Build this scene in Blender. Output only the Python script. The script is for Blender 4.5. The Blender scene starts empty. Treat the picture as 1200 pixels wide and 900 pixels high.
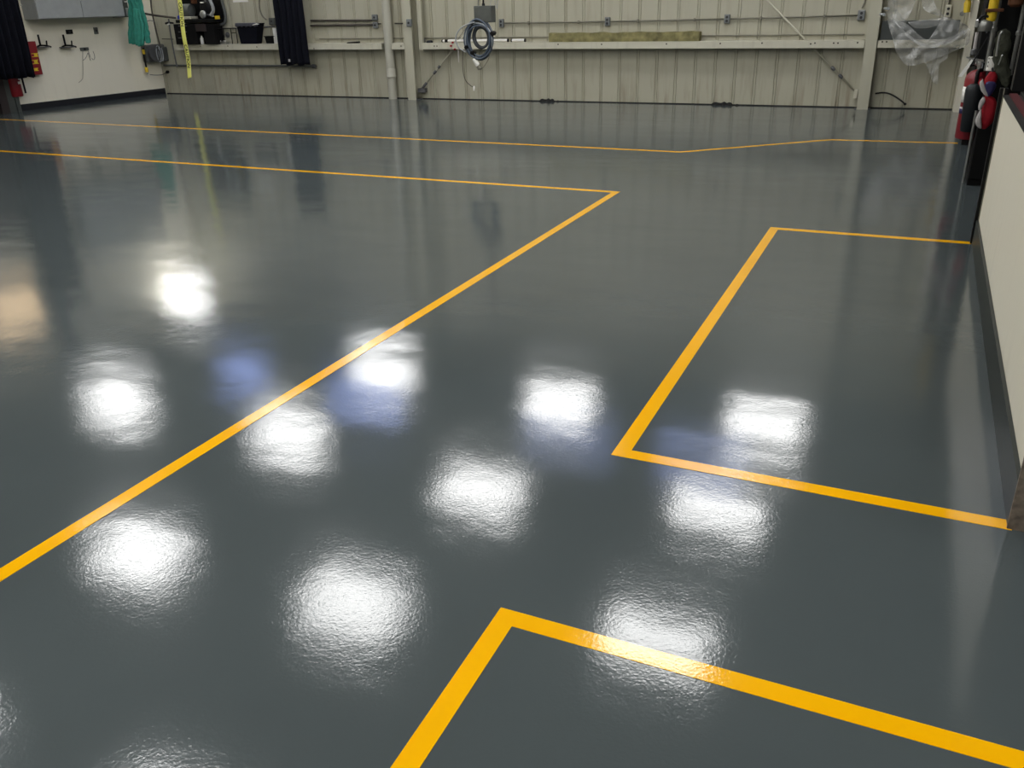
import bpy, bmesh, math, random
from mathutils import Vector, Matrix, noise
random.seed(7)
C = bpy.context.scene.collection
PI = math.pi
# ------------------------------------------------------------------ camera
YAW, PITCH, ROLL, FPX, EYE = -0.437782371, 0.420271023, -0.0262064843, 1010.46252, 1.60
_f0 = Vector((math.sin(YAW), math.cos(YAW), 0)); _r0 = Vector((math.cos(YAW), -math.sin(YAW), 0)); _u0 = Vector((0, 0, 1))
FW = _f0*math.cos(PITCH) - _u0*math.sin(PITCH)
_u = _u0*math.cos(PITCH) + _f0*math.sin(PITCH)
RT = _r0*math.cos(ROLL) + _u*math.sin(ROLL)
UP = _u*math.cos(ROLL) - _r0*math.sin(ROLL)
EYEP = Vector((0, 0, EYE))
cam = bpy.data.cameras.new('camera'); co = bpy.data.objects.new('camera', cam); C.objects.link(co)
cam.sensor_width = 36; cam.lens = FPX/1200*36; cam.clip_start = .02; cam.clip_end = 200
co.matrix_world = Matrix(((RT.x, UP.x, -FW.x, 0), (RT.y, UP.y, -FW.y, 0), (RT.z, UP.z, -FW.z, EYE), (0, 0, 0, 1)))
bpy.context.scene.camera = co

def ray(x, y): return RT*((x-600)/FPX) - UP*((y-450)/FPX) + FW
def fl(x, y, z=0):
    d = ray(x, y); t = (z-EYE)/d.z
    p = EYEP + d*t
    return Vector((p.x, p.y, z))

class Frame:
    """wall frame: (u along, d out from the surface, z up)"""
    def __init__(s, o, u):
        s.o = Vector((o.x, o.y, 0)); s.u = Vector((u.x, u.y, 0)).normalized(); s.n = Vector((s.u.y, -s.u.x, 0))
    def w(s, p): return s.o + s.u*p[0] + s.n*p[1] + Vector((0, 0, p[2]))
    def p(s, x, y, off=0):
        d = ray(x, y); t = ((s.o + s.n*off) - EYEP).dot(s.n)/d.dot(s.n)
        q = EYEP + d*t
        return Vector(((q-s.o).dot(s.u), off, q.z))
_a, _b = fl(195, 109.5), fl(1115, 128.5)
BW = Frame(_a, _b-_a)
_c = fl(17, 131)
LW = Frame(_c, _a-_c)
def YF(y): return Frame(Vector((0, y, 0)), Vector((1, 0, 0)))
WF = Frame(Vector((0, 0, 0)), Vector((1, 0, 0)))      # n = -y
class _World:
    def w(s, p): return Vector(p)
WD = _World()

# ------------------------------------------------------------------ materials
def mat(name, col, rough=.5, metal=0, noise_amt=0, noise_scale=8, bump=0, bump_scale=40, spec=.5, emit=None, estr=0, alpha=1, stretch=(1, 1, 1), coat=0):
    m = bpy.data.materials.new(name); m.use_nodes = True
    nt = m.node_tree; b = nt.nodes['Principled BSDF']
    b.inputs['Base Color'].default_value = (*col, 1); b.inputs['Roughness'].default_value = rough
    b.inputs['Metallic'].default_value = metal; b.inputs['Specular IOR Level'].default_value = spec
    b.inputs['Alpha'].default_value = alpha; b.inputs['Coat Weight'].default_value = coat
    if emit: b.inputs['Emission Color'].default_value = (*emit, 1); b.inputs['Emission Strength'].default_value = estr
    tc = nt.nodes.new('ShaderNodeTexCoord'); mp = nt.nodes.new('ShaderNodeMapping'); mp.inputs['Scale'].default_value = stretch
    nt.links.new(tc.outputs['Object'], mp.inputs['Vector'])
    if noise_amt:
        n = nt.nodes.new('ShaderNodeTexNoise'); n.inputs['Scale'].default_value = noise_scale; n.inputs['Detail'].default_value = 5
        r = nt.nodes.new('ShaderNodeMapRange'); r.inputs['From Min'].default_value = .3; r.inputs['From Max'].default_value = .7
        r.inputs['To Min'].default_value = 1-noise_amt; r.inputs['To Max'].default_value = 1+noise_amt*.5
        mx = nt.nodes.new('ShaderNodeMix'); mx.data_type = 'RGBA'; mx.blend_type = 'MULTIPLY'; mx.inputs[0].default_value = 1
        mx.inputs[6].default_value = (*col, 1)
        nt.links.new(mp.outputs[0], n.inputs['Vector']); nt.links.new(n.outputs[0], r.inputs[0]); nt.links.new(r.outputs[0], mx.inputs[7])
        nt.links.new(mx.outputs[2], b.inputs['Base Color'])
    if bump:
        n2 = nt.nodes.new('ShaderNodeTexNoise'); n2.inputs['Scale'].default_value = bump_scale; n2.inputs['Detail'].default_value = 3
        bp = nt.nodes.new('ShaderNodeBump'); bp.inputs['Strength'].default_value = bump; bp.inputs['Distance'].default_value = .01
        nt.links.new(mp.outputs[0], n2.inputs['Vector']); nt.links.new(n2.outputs[0], bp.inputs['Height']); nt.links.new(bp.outputs[0], b.inputs['Normal'])
    return m
def coated(name, col, rough, var, vscale=.9, worn=None):
    """coated floor surface: orange peel and slow waviness in the clear coat"""
    m = bpy.data.materials.new(name); m.use_nodes = True; nt = m.node_tree; L = nt.links
    b = nt.nodes['Principled BSDF']; b.inputs['Roughness'].default_value = rough; b.inputs['IOR'].default_value = 1.48
    tc = nt.nodes.new('ShaderNodeTexCoord')
    n = nt.nodes.new('ShaderNodeTexNoise'); n.inputs['Scale'].default_value = vscale; n.inputs['Detail'].default_value = 6
    L.new(tc.outputs['Object'], n.inputs['Vector'])
    r = nt.nodes.new('ShaderNodeMapRange'); r.inputs['From Min'].default_value = .3; r.inputs['From Max'].default_value = .7
    r.inputs['To Min'].default_value = 1-var; r.inputs['To Max'].default_value = 1+var; L.new(n.outputs[0], r.inputs[0])
    mx = nt.nodes.new('ShaderNodeMix'); mx.data_type = 'RGBA'; mx.blend_type = 'MULTIPLY'; mx.inputs[0].default_value = 1
    mx.inputs[6].default_value = (*col, 1); L.new(r.outputs[0], mx.inputs[7]); L.new(mx.outputs[2], b.inputs['Base Color'])
    def bump(scale, detail, dist, strength, prev=None, stretch=None):
        t = nt.nodes.new('ShaderNodeTexNoise'); t.inputs['Scale'].default_value = scale; t.inputs['Detail'].default_value = detail
        if stretch:
            mp = nt.nodes.new('ShaderNodeMapping'); mp.inputs['Scale'].default_value = stretch
            L.new(tc.outputs['Object'], mp.inputs['Vector']); L.new(mp.outputs[0], t.inputs['Vector'])
        else: L.new(tc.outputs['Object'], t.inputs['Vector'])
        k = nt.nodes.new('ShaderNodeBump'); k.inputs['Distance'].default_value = dist; k.inputs['Strength'].default_value = strength
        L.new(t.outputs[0], k.inputs['Height'])
        if prev: L.new(prev.outputs[0], k.inputs['Normal'])
        return k
    a = bump(1.0, 2, .0065, 1.0, None, (.8, 1.5, 1))
    c = bump(5.5, 2, .0008, 1.0, a)
    d = bump(115, 2, .00025, 1.0, c)
    L.new(d.outputs[0], b.inputs['Normal'])
    return m
M = {}
M['floor'] = coated('epoxy_floor', (.065, .078, .079), .098, .07)
M['tape'] = coated('yellow_line', (.90, .44, .001), .10, .03, 3)
def wallmat(name, col, dirt=(.20, .15, .09), amt=.5):
    """painted metal liner: vertical runs and grime near the floor"""
    m = bpy.data.materials.new(name); m.use_nodes = True; nt = m.node_tree; L = nt.links
    b = nt.nodes['Principled BSDF']; b.inputs['Roughness'].default_value = .45
    g = nt.nodes.new('ShaderNodeNewGeometry'); sp = nt.nodes.new('ShaderNodeSeparateXYZ'); L.new(g.outputs['Position'], sp.inputs[0])
    mp = nt.nodes.new('ShaderNodeMapping'); mp.inputs['Scale'].default_value = (7, 7, .8); L.new(g.outputs['Position'], mp.inputs[0])
    n = nt.nodes.new('ShaderNodeTexNoise'); n.inputs['Scale'].default_value = 1.6; n.inputs['Detail'].default_value = 6; L.new(mp.outputs[0], n.inputs[0])
    r = nt.nodes.new('ShaderNodeMapRange'); r.inputs[1].default_value = .52; r.inputs[2].default_value = .8; r.inputs[3].default_value = 0; r.inputs[4].default_value = amt; L.new(n.outputs[0], r.inputs[0])
    h = nt.nodes.new('ShaderNodeMapRange'); h.inputs[1].default_value = 0; h.inputs[2].default_value = .5; h.inputs[3].default_value = 1; h.inputs[4].default_value = .35; L.new(sp.outputs[2], h.inputs[0])
    mu = nt.nodes.new('ShaderNodeMath'); mu.operation = 'MULTIPLY'; L.new(r.outputs[0], mu.inputs[0]); L.new(h.outputs[0], mu.inputs[1])
    mx = nt.nodes.new('ShaderNodeMix'); mx.data_type = 'RGBA'; mx.inputs[6].default_value = (*col, 1); mx.inputs[7].default_value = (*dirt, 1)
    L.new(mu.outputs[0], mx.inputs[0]); L.new(mx.outputs[2], b.inputs['Base Color'])
    return m
M['liner'] = wallmat('liner_panel', (.40, .38, .285), (.17, .12, .065), .8)
M['cream'] = wallmat('cream_wall', (.74, .695, .56), (.5, .45, .34), .35)
M['girt'] = wallmat('girt_paint', (.52, .495, .385), (.14, .11, .07), .7)
M['column'] = wallmat('column_paint', (.43, .41, .31), (.25, .21, .14), .3)
M['pipe_w'] = wallmat('pipe_paint', (.42, .405, .325), (.24, .21, .16), .5)
M['base'] = mat('black_rubber', (.012, .013, .018), .25)
M['base2'] = mat('glossy_baseboard', (.020, .024, .022), .4, spec=.2)
M['ceil'] = mat('dark_ceiling', (.050, .053, .050), .9)
M['grey_wall'] = mat('grey_rear_wall', (.26, .26, .24), .8, noise_amt=.1)
M['black'] = mat('black_paint', (.004, .004, .004), .45, spec=.2)
M['blackm'] = mat('black_matte', (.006, .0055, .0055), .8, spec=.15, noise_amt=.4, noise_scale=6)
M['rubber'] = mat('rubber', (.007, .009, .011), .5, spec=.3)
M['navy'] = mat('navy_cloth', (.0045, .005, .009), .8, spec=.12, noise_amt=.3, noise_scale=12)
M['red'] = mat('red_enamel', (.20, .006, .012), .4)
M['redcloth'] = mat('red_cloth', (.27, .008, .015), .7, spec=.2, bump=.3)
M['bluecloth'] = mat('blue_cloth', (.018, .012, .075), .7, bump=.3)
M['whitecloth'] = mat('white_cloth', (.45, .42, .40), .7, bump=.3)
M['paper'] = mat('white_card', (.92, .91, .86), .6)
M['white'] = mat('white_plastic', (.72, .70, .64), .5)
M['steel'] = mat('steel', (.30, .30, .28), .4, metal=.8, noise_amt=.2)
M['dsteel'] = mat('dark_steel', (.12, .12, .12), .5, metal=.3, noise_amt=.3)
M['bolt'] = mat('bolt_hole', (.04, .03, .022), .8)
M['conduit'] = mat('conduit', (.20, .19, .145), .5, metal=.2, noise_amt=.2)
M['outlet'] = mat('outlet_grey', (.17, .18, .175), .5, metal=.2)
M['socket'] = mat('socket_black', (.01, .01, .01), .5)
M['cabgrey'] = mat('cabinet_grey', (.30, .31, .295), .45, noise_amt=.08)
M['greybox'] = mat('box_grey', (.085, .09, .08), .6, noise_amt=.25)
M['teal'] = mat('teal_fabric', (.04, .29, .21), .8, noise_amt=.25, noise_scale=14, bump=.4, bump_scale=60)
M['tape_y'] = mat('caution_yellow', (.95, .93, .22), .5)
M['ink'] = mat('black_ink', (.01, .01, .01), .6)
M['wool'] = mat('mineral_wool', (.23, .205, .085), .95, noise_amt=.5, noise_scale=9, bump=1, bump_scale=30)
M['rust'] = mat('rusty_pipe', (.06, .05, .038), .7, noise_amt=.4)
M['yellow'] = mat('yellow_paint', (.68, .47, .02), .45)
M['orange'] = mat('orange_paint', (.09, .035, .015), .7, spec=.2)
M['blue'] = mat('blue_plastic', (.02, .04, .35), .5)
M['cable_b'] = mat('cable_bluegrey', (.075, .10, .135), .4, noise_amt=.2)
M['cable_d'] = mat('cable_dark', (.02, .024, .028), .4)
M['cable_w'] = mat('cable_pale', (.34, .36, .36), .4)
M['olive'] = mat('olive_canvas', (.065, .068, .05), .9, spec=.1, noise_amt=.5, noise_scale=16, bump=.8, bump_scale=40)
M['maroon'] = mat('maroon_paint', (.07, .008, .010), .7, spec=.2)
M['ledge'] = mat('ledge_grey', (.018, .017, .015), .7, spec=.15, noise_amt=.3)
M['brown'] = mat('scuffed_edge', (.20, .16, .12), .6, noise_amt=.6, noise_scale=30)
M['dirt'] = mat('dirt', (.008, .0075, .006), .95, noise_amt=.5)
M['tin'] = mat('tin', (.5, .5, .48), .3, metal=.9)
M['liner_bag'] = mat('bin_liner', (.07, .07, .085), .35)
M['post'] = mat('post_grey', (.055, .062, .058), .4)
M['brown_d'] = mat('dark_brown', (.022, .014, .014), .5)
M['lamp'] = mat('lamp_diffuser', (.9, .9, .9), .5, emit=(1, 1, .985), estr=17.5)
M['lamp_h'] = mat('lamp_housing', (.4, .4, .4), .5)
M['sky_g'] = mat('skylight_glazing', (.4, .5, .7), .5, emit=(.34, .46, 1.0), estr=7)
M['sky_g2'] = mat('dim_skylight_glazing', (.4, .5, .7), .5, emit=(.36, .46, .95), estr=3.6)  # same clean glazing, its daylight glow set weaker in the material
M['warm'] = mat('warm_lit_glass', (.8, .6, .4), .5, emit=(1, .72, .42), estr=3.6)
# clear crumpled film
m = bpy.data.materials.new('plastic_film'); m.use_nodes = True; nt = m.node_tree
b = nt.nodes['Principled BSDF']; b.inputs['Base Color'].default_value = (.80, .80, .76, 1); b.inputs['Roughness'].default_value = .38; b.inputs['Specular IOR Level'].default_value = .6
tr = nt.nodes.new('ShaderNodeBsdfTransparent'); ms = nt.nodes.new('ShaderNodeMixShader')
lw = nt.nodes.new('ShaderNodeLayerWeight'); lw.inputs[0].default_value = .45
mr = nt.nodes.new('ShaderNodeMapRange'); mr.inputs[3].default_value = .13; mr.inputs[4].default_value = .62
nt.links.new(lw.outputs['Facing'], mr.inputs[0]); nt.links.new(mr.outputs[0], ms.inputs[0])
nt.links.new(tr.outputs[0], ms.inputs[1]); nt.links.new(b.outputs[0], ms.inputs[2]); nt.links.new(ms.outputs[0], nt.nodes['Material Output'].inputs[0])
M['film'] = m

# ------------------------------------------------------------------ builders
class MB:
    def __init__(s, fr=WD): s.bm = bmesh.new(); s.fr = fr
    def _v(s, p): return s.bm.verts.new(s.fr.w(p))
    def box(s, lo, hi, taper=None):
        x0, y0, z0 = lo; x1, y1, z1 = hi; t = taper or 0
        v = [s._v(p) for p in ((x0+t, y0+t, z0), (x1-t, y0+t, z0), (x1-t, y1-t, z0), (x0+t, y1-t, z0), (x0, y0, z1), (x1, y0, z1), (x1, y1, z1), (x0, y1, z1))]
        for f in ((0, 3, 2, 1), (4, 5, 6, 7), (0, 1, 5, 4), (1, 2, 6, 5), (2, 3, 7, 6), (3, 0, 4, 7)): s.bm.faces.new([v[i] for i in f])
        return s
    def tube(s, pts, r, n=8, closed=False):
        pts = [Vector(p) for p in pts]; N = len(pts); rs = r if isinstance(r, (list, tuple)) else [r]*N
        W = [s.fr.w(p) for p in pts]; rings = []
        ref = None
        for i in range(N):
            a = W[i-1] if (i > 0 or closed) else W[i]; c = W[(i+1) % N] if (i < N-1 or closed) else W[i]
            t = (c-a).normalized()
            if ref is None: ref = Vector((0, 0, 1)) if abs(t.z) < .9 else Vector((1, 0, 0))
            e1 = t.cross(ref).normalized(); e2 = t.cross(e1).normalized(); ref = -(t.cross(e1)) if False else ref
            if i and rings:
                # keep twist low
                e1 = (prev - t*prev.dot(t)).normalized(); e2 = t.cross(e1)
            prev = e1
            rings.append([s.bm.verts.new(W[i] + (e1*math.cos(2*PI*k/n) + e2*math.sin(2*PI*k/n))*rs[i]) for k in range(n)])
        R = range(N if closed else N-1)
        for i in R:
            A, B = rings[i], rings[(i+1) % N]
            for k in range(n): 
                f = s.bm.faces.new((A[k], A[(k+1) % n], B[(k+1) % n], B[k])); f.smooth = True
        if not closed:
            s.bm.faces.new(rings[0][::-1]); s.bm.faces.new(rings[-1])
        return s
    def lathe(s, c, prof, axis='z', n=20):
        """prof: (radius, distance along the axis)"""
        rings = []
        for r, h in prof:
            ring = []
            for k in range(n):
                a = 2*PI*k/n; x, y = math.cos(a)*r, math.sin(a)*r
                o = {'z': (x, y, h), 'x': (h, x, y), 'y': (x, h, y)}[axis]
                ring.append(s._v((c[0]+o[0], c[1]+o[1], c[2]+o[2])))
            rings.append(ring)
        for A, B in zip(rings, rings[1:]):
            for k in range(n):
                f = s.bm.faces.new((A[k], A[(k+1) % n], B[(k+1) % n], B[k])); f.smooth = True
        s.bm.faces.new(rings[0][::-1]); s.bm.faces.new(rings[-1]); return s
    def prism(s, poly, d0, d1):
        """poly in (u,z), extruded from depth d0 to d1"""
        A = [s._v((u, d0, z)) for u, z in poly]; B = [s._v((u, d1, z)) for u, z in poly]; n = len(poly)
        s.bm.faces.new(A); s.bm.faces.new(B[::-1])
        for i in range(n): s.bm.faces.new((A[i], B[i], B[(i+1) % n], A[(i+1) % n]))
        return s
    def grid(s, P):
        V = [[s._v(p) for p in row] for row in P]
        for i in range(len(V)-1):
            for j in range(len(V[0])-1):
                f = s.bm.faces.new((V[i][j], V[i][j+1], V[i+1][j+1], V[i+1][j])); f.smooth = True
        return s
    def build(s, name, mt, parent=None, thick=0, bevel=0):
        bmesh.ops.recalc_face_normals(s.bm, faces=s.bm.faces)
        for e in s.bm.edges:
            if len(e.link_faces) == 2 and e.calc_face_angle(0) > .75: e.smooth = False
        me = bpy.data.meshes.new(name)
        lo = Vector([min(v.co[i] for v in s.bm.verts) for i in range(3)]); hi = Vector([max(v.co[i] for v in s.bm.verts) for i in range(3)])
        org = Vector(((lo.x+hi.x)/2, (lo.y+hi.y)/2, lo.z))
        for v in s.bm.verts: v.co -= org
        s.bm.to_mesh(me); s.bm.free()
        me.materials.append(M[mt] if isinstance(mt, str) else mt)
        o = bpy.data.objects.new(name, me); C.objects.link(o)
        if parent: o.parent = parent; o.location = org - ORG[parent.name]
        else: o.location = org
        ORG[o.name] = org
        if thick:
            k = o.modifiers.new('Solidify', 'SOLIDIFY'); k.thickness = thick; k.offset = 0
        if bevel:
            k = o.modifiers.new('Bevel', 'BEVEL'); k.width = bevel; k.segments = 2; k.limit_method = 'ANGLE'
        return o
ORG = {}
def thing(name, loc, label, cat, group=None):
    o = bpy.data.objects.new(name, None); C.objects.link(o); o.empty_display_size = .1
    o.location = loc; ORG[o.name] = Vector(loc); return tag(o, label, cat, group)
def tag(o, label, cat, group=None, kind=None):
    o['label'] = label; o['category'] = cat
    if group: o['group'] = group
    if kind: o['kind'] = kind
    return o
def struct(o): o['kind'] = 'structure'; return o
def crom(a, b, c, d, t): return .5*((2*b)+(c-a)*t+(2*a-5*b+4*c-d)*t*t+(3*b-a-3*c+d)*t**3)
def smooth(pts, k=6, closed=False):
    P = [Vector(p) for p in pts]; n = len(P); out = []
    R = range(n if closed else n-1)
    for i in R:
        g = (lambda j: P[j % n]) if closed else (lambda j: P[max(0, min(n-1, j))])
        for q in range(k): out.append(crom(g(i-1), g(i), g(i+1), g(i+2), q/k))
    if not closed: out.append(P[-1])
    return out
def pxpath(fr, pts, off, k=5):
    """smooth run on a surface; pts are (x, y) or (x, y, off)"""
    return smooth([fr.p(p[0], p[1], p[2] if len(p) > 2 else off) for p in pts], k)

# ------------------------------------------------------------------ the setting
HC = 4.9
x0, x1, y0, y1 = -14.9, 6.0, -7.0, 14.6
b = MB(); b.box((x0, y0, -.1), (x1, y1, 0)); struct(b.build('floor', 'floor'))
b = MB(); b.box((x0, y0, HC), (x1, y1, HC+.1)); struct(b.build('ceiling', 'ceil'))
# ribbed liner on the far wall
uend = (x1 - BW.o.x)/BW.u.x
seam0 = BW.p(564, 100).x
prof = []; u = seam0 - math.floor(seam0/.3065)*.3065
prof.append((-.02, 0))
while u < uend-.2:
    if u > .02:
        for s0 in (0, .034): prof += [(u+s0-.008, 0), (u+s0-.004, -.014), (u+s0+.004, -.014), (u+s0+.008, 0)]
    u += .3065
prof.append((uend, 0))
b = MB(BW); vs = []
for (u, d) in prof: vs.append((b._v((u, d, 0)), b._v((u, d, HC))))
bk = (b._v((uend, -.12, 0)), b._v((uend, -.12, HC)), b._v((-.02, -.12, 0)), b._v((-.02, -.12, HC)))
for a, c in zip(vs, vs[1:]): b.bm.faces.new((a[0], c[0], c[1], a[1]))
b.bm.faces.new((vs[-1][0], bk[0], bk[1], vs[-1][1])); b.bm.faces.new((bk[0], bk[2], bk[3], bk[1])); b.bm.faces.new((bk[2], vs[0][0], vs[0][1], bk[3]))
struct(b.build('wall_back', 'liner'))
# foot flashing of the liner
b = MB(BW); b.box((.03, .001, 0), (uend-.02, .010, .014)); struct(b.build('trim_1', 'dirt'))
# left wall with its baseboard
ulen = (_a-_c).length
WZ0, WZ1, WU = 3.05, 3.75, LW.p(30, 400).x
b = MB(LW)
ws = -16.2
b.box((ws, -.12, 0), (ulen-.003, 0, HC)); struct(b.build('wall_left', 'cream'))
b = MB(LW); b.box((.06, .001, 0), (ulen-.02, .014, .108)); struct(b.build('baseboard_left', 'base'))
# other room walls (behind and to the side of the camera)
b = MB(); b.box((x0, y0-.12, 0), (x1, y0, HC)); struct(b.build('wall_front', 'grey_wall'))
b = MB(); b.box((x1, y0, 0), (x1+.12, y1, HC)); struct(b.build('wall_right', 'grey_wall'))
# warm lit window high on the left wall
wy = 9.75; uu = (Vector((-14.35, wy, 0))-LW.o).dot(LW.u)
b = MB(LW); b.box((uu-.42, .002, 3.10), (uu+.42, .03, 3.62))
w = struct(b.build('window_1', 'warm'))
b = MB(LW)
for q in ((uu-.48, 3.04, uu+.48, 3.10), (uu-.48, 3.62, uu+.48, 3.68), (uu-.48, 3.10, uu-.42, 3.62), (uu+.42, 3.10, uu+.48, 3.62)):
    b.box((q[0], .002, q[1]), (q[2], .06, q[3]))
struct(b.build('window_frame', 'dsteel', w))
# blue evening light through roof panels
KS = (EYE+HC)/8.6
for i, (mx_, my_, wx, wyy) in enumerate(((-14.76, 15.41, 1.0, .7), (-11.0, 15.3, 1.5, .55), (-5.9, 15.3, 1.6, .5), (-3.0, 15.2, 1.3, .8))):
    X, Y = mx_*KS, my_*KS
    b = MB(); b.box((X-wx/2, Y-wyy/2, HC-.03), (X+wx/2, Y+wyy/2, HC-.002)); struct(b.build('window_%d' % (i+2), 'sky_g' if i < 2 else 'sky_g2'))

# low partition on the right
pa, pb = fl(1187, 621), fl(1141.5, 285.5)
RW = Frame(pa, pb-pa)      # n points to +x
pl = (pb-pa).length
def hz(base, ypx):         # height on the vertical above a floor point whose picture row is ypx
    lo, hi = 0, 3
    for _ in range(40):
        m_ = (lo+hi)/2; d = base+Vector((0, 0, m_))-EYEP
        if 450-FPX*d.dot(UP)/d.dot(FW) > ypx: lo = m_
        else: hi = m_
    return lo
pt = hz(pb, 113)
b = MB(RW); b.box((.012, 0, 0), (pl-.02, .09, pt)); struct(b.build('wall_partition', 'cream'))
b = MB(RW); b.box((.012, -.016, 0), (pl-.02, -.001, .165)); struct(b.build('baseboard_right', 'base2'))
b = MB(RW); b.box((pl-.008, -.026, 0), (pl+.030, .02, pt+.05)); struct(b.build('trim_2', 'black'))
b = MB(RW); b.box((pl-.018, -.006, .0), (pl-.009, -.0, pt+.05)); struct(b.build('trim_3', 'conduit'))
b = MB(RW); b.box((.0, .028, pt+.0125), (pl-.03, .072, pt+.022)); struct(b.build('trim_7', 'maroon'))
b = MB(RW); b.box((.0, -.004, pt+.0005), (pl-.02, .094, pt+.012)); struct(b.build('trim_6', 'ledge'))
b = MB(RW); b.box((0, -.018, 0), (.011, .034, pt)); struct(b.build('trim_4', 'brown'))
b = MB(RW); b.box((.001, .0345, 0), (.0115, .092, pt)); struct(b.build('trim_8', 'black'))

# ------------------------------------------------------------------ yellow floor lines
def strip(pts, w, side):
    P = [Vector((p.x, p.y)) for p in pts]; n = len(P); inn = []
    nr = []
    for i in range(n-1):
        t = (P[i+1]-P[i]).normalized(); nr.append(Vector((-t.y, t.x))*side)
    for i in range(n):
        if i == 0: o = nr[0]*w
        elif i == n-1: o = nr[-1]*w
        else:
            a, c = nr[i-1], nr[i]; m_ = (a+c); o = m_*(w/ (m_.dot(a)))
        inn.append(P[i]+o)
    b = MB(); T, zb, zt = [], .0, .0012
    for z in (zb, zt): T.append([[b._v((q.x, q.y, z)) for q in P], [b._v((q.x, q.y, z)) for q in inn]])
    for i in range(n-1):
        for lay in T: b.bm.faces.new((lay[0][i], lay[0][i+1], lay[1][i+1], lay[1][i]))
        for k in (0, 1): b.bm.faces.new((T[0][k][i], T[0][k][i+1], T[1][k][i+1], T[1][k][i]))
    for i in (0, n-1): b.bm.faces.new((T[0][0][i], T[0][1][i], T[1][1][i], T[1][0][i]))
    return b
def ext(a, c, d): return c + (c-a).normalized()*d
a, k, c = fl(457.5, 900), fl(587, 712), fl(1200, 881)
tag(strip([ext(k, a, .5), k, ext(k, c, 1.5)], .062, -1).build('floor_line', 'tape'), 'yellow corner line on the grey floor nearest the camera', 'floor marking', 'yellow floor lines')
A, B_, D, E_ = fl(1138, 283.6), fl(903, 266.2), fl(716, 533), fl(1185.5, 621.7)
tag(strip([A, B_, D, E_], .062, 1).build('floor_line', 'tape'), 'yellow three-sided line boxing in the floor against the cream partition', 'floor marking', 'yellow floor lines')
A, B_, D = fl(0, 176.3), fl(727, 224.6), fl(0, 682)
tag(strip([ext(B_, A, 3), B_, ext(B_, D, 2)], .062, -1).build('floor_line', 'tape'), 'yellow line making the sharp corner in mid floor, one leg running down to the left edge', 'floor marking', 'yellow floor lines')
A, B_, D, E_ = fl(0, 139.4), fl(797, 177.6), fl(972, 163.3), fl(1122, 167.3)
A2 = A + (A-B_).normalized()*.5
tag(strip([A2, B_, D, E_], .062, -1).build('floor_line', 'tape'), 'farthest yellow line, parallel to the back wall with a kink at the right', 'floor marking', 'yellow floor lines')

# ------------------------------------------------------------------ columns and girts on the far wall
def col_box(xl, xr, ybase, off, top, d0=.002):
    p, q = BW.p(xl, ybase, off), BW.p(xr, ybase, off); return p.x, q.x
GO = .20
def gz(x, y): return BW.p(x, y, GO).z
# steel I column: web and two flanges
def steel_column(xl, xr, yb, label, depth=.24):
    ua, ub = col_box(xl, xr, yb, depth, 0)
    t = thing('steel_column', BW.w(((ua+ub)/2, depth/2, 0)), label, 'column')
    MB(BW).box((ua, depth-.012, 0), (ub, depth, HC)).build('front_flange', 'column', t)
    MB(BW).box(((ua+ub)/2-.006, .016, 0), ((ua+ub)/2+.006, depth-.0125, HC)).build('web', 'column', t)
    MB(BW).box((ua, .003, .04), (ub, .0155, HC)).build('rear_flange', 'column', t)
    b = MB(BW)
    b.box((ua-.03, .02, 0), (ub+.03, depth-.014, .012))
    b.build('base_plate', 'dsteel', t)
    return ua, ub
cA = steel_column(478.6, 487.8, 117.3, 'narrow cream steel column standing right beside the round downpipe', .22)
cB = steel_column(1003.5, 1016.8, 128.4, 'wide cream steel column at the right end of the back wall', .22)
# round downpipe
cp = BW.p(458, 117.5, .20); r_ = .078
t = thing('downpipe', BW.w((cp.x, .12, 0)), 'round pale grey pipe standing against the back wall left of the narrow column', 'pipe')
dz = BW.p(458, 91, .2).z
MB(BW).lathe((cp.x, .115, 0), [(r_*.94, .0), (r_*.94, dz)], n=24).build('lower_pipe', 'pipe_w', t)
MB(BW).lathe((cp.x, .115, dz), [(r_*1.0, 0), (r_*1.12, .005), (r_*1.12, .02), (r_*1.05, .03), (r_*1.05, .14), (r_, .15)], n=24).build('coupling', 'pipe_w', t)
MB(BW).lathe((cp.x, .115, dz+.151), [(r_, 0), (r_, HC-dz-.16)], n=24).build('upper_pipe', 'pipe_w', t)
# girts
def girt(xa, xb, ya, yb, label, holes, u0=None, u1=None):
    pa_, pb_ = BW.p(xa, ya, GO), BW.p(xb, ya, GO); ua = u0 if u0 is not None else pa_.x; ub = u1 if u1 is not None else pb_.x
    zt = GT; zb = GB
    t = thing('wall_girt', BW.w(((ua+ub)/2, GO/2, zb)), label, 'girt', 'horizontal rails along the back wall')
    MB(BW).box((ua, .002, zt-.006), (ub, GO-.004, zt)).build('top_flange', 'girt', t)
    MB(BW).box((ua, GO-.004, zb), (ub, GO, zt)).build('face', 'girt', t)
    MB(BW).box((ua, .002, zt-.0061), (ub, .008, zt-.10)).build('rear_lip', 'girt', t)
    for hx, hy in holes:
        h = BW.p(hx, hy, GO); MB(BW).lathe((h.x, GO-.001, h.z), [(.012, 0), (.012, .003), (.009, .004)], 'y', 8).build('bolt', 'bolt', t)
GT, GB = (gz(600, 49.8)+gz(900, 48.0))/2, (gz(600, 57.6)+gz(900, 56.4))/2
girt(203, 0, 52.5, 58, 'cream girt carrying the bins and machine at the left of the back wall', [(235, 54), (267, 54), (301, 55), (368, 57)], None, cp.x-.10)
girt(0, 0, 0, 0, 'short piece of girt between the round downpipe and the narrow column', [(470, 54)], cp.x+.10, cA[0]-.02)
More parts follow.
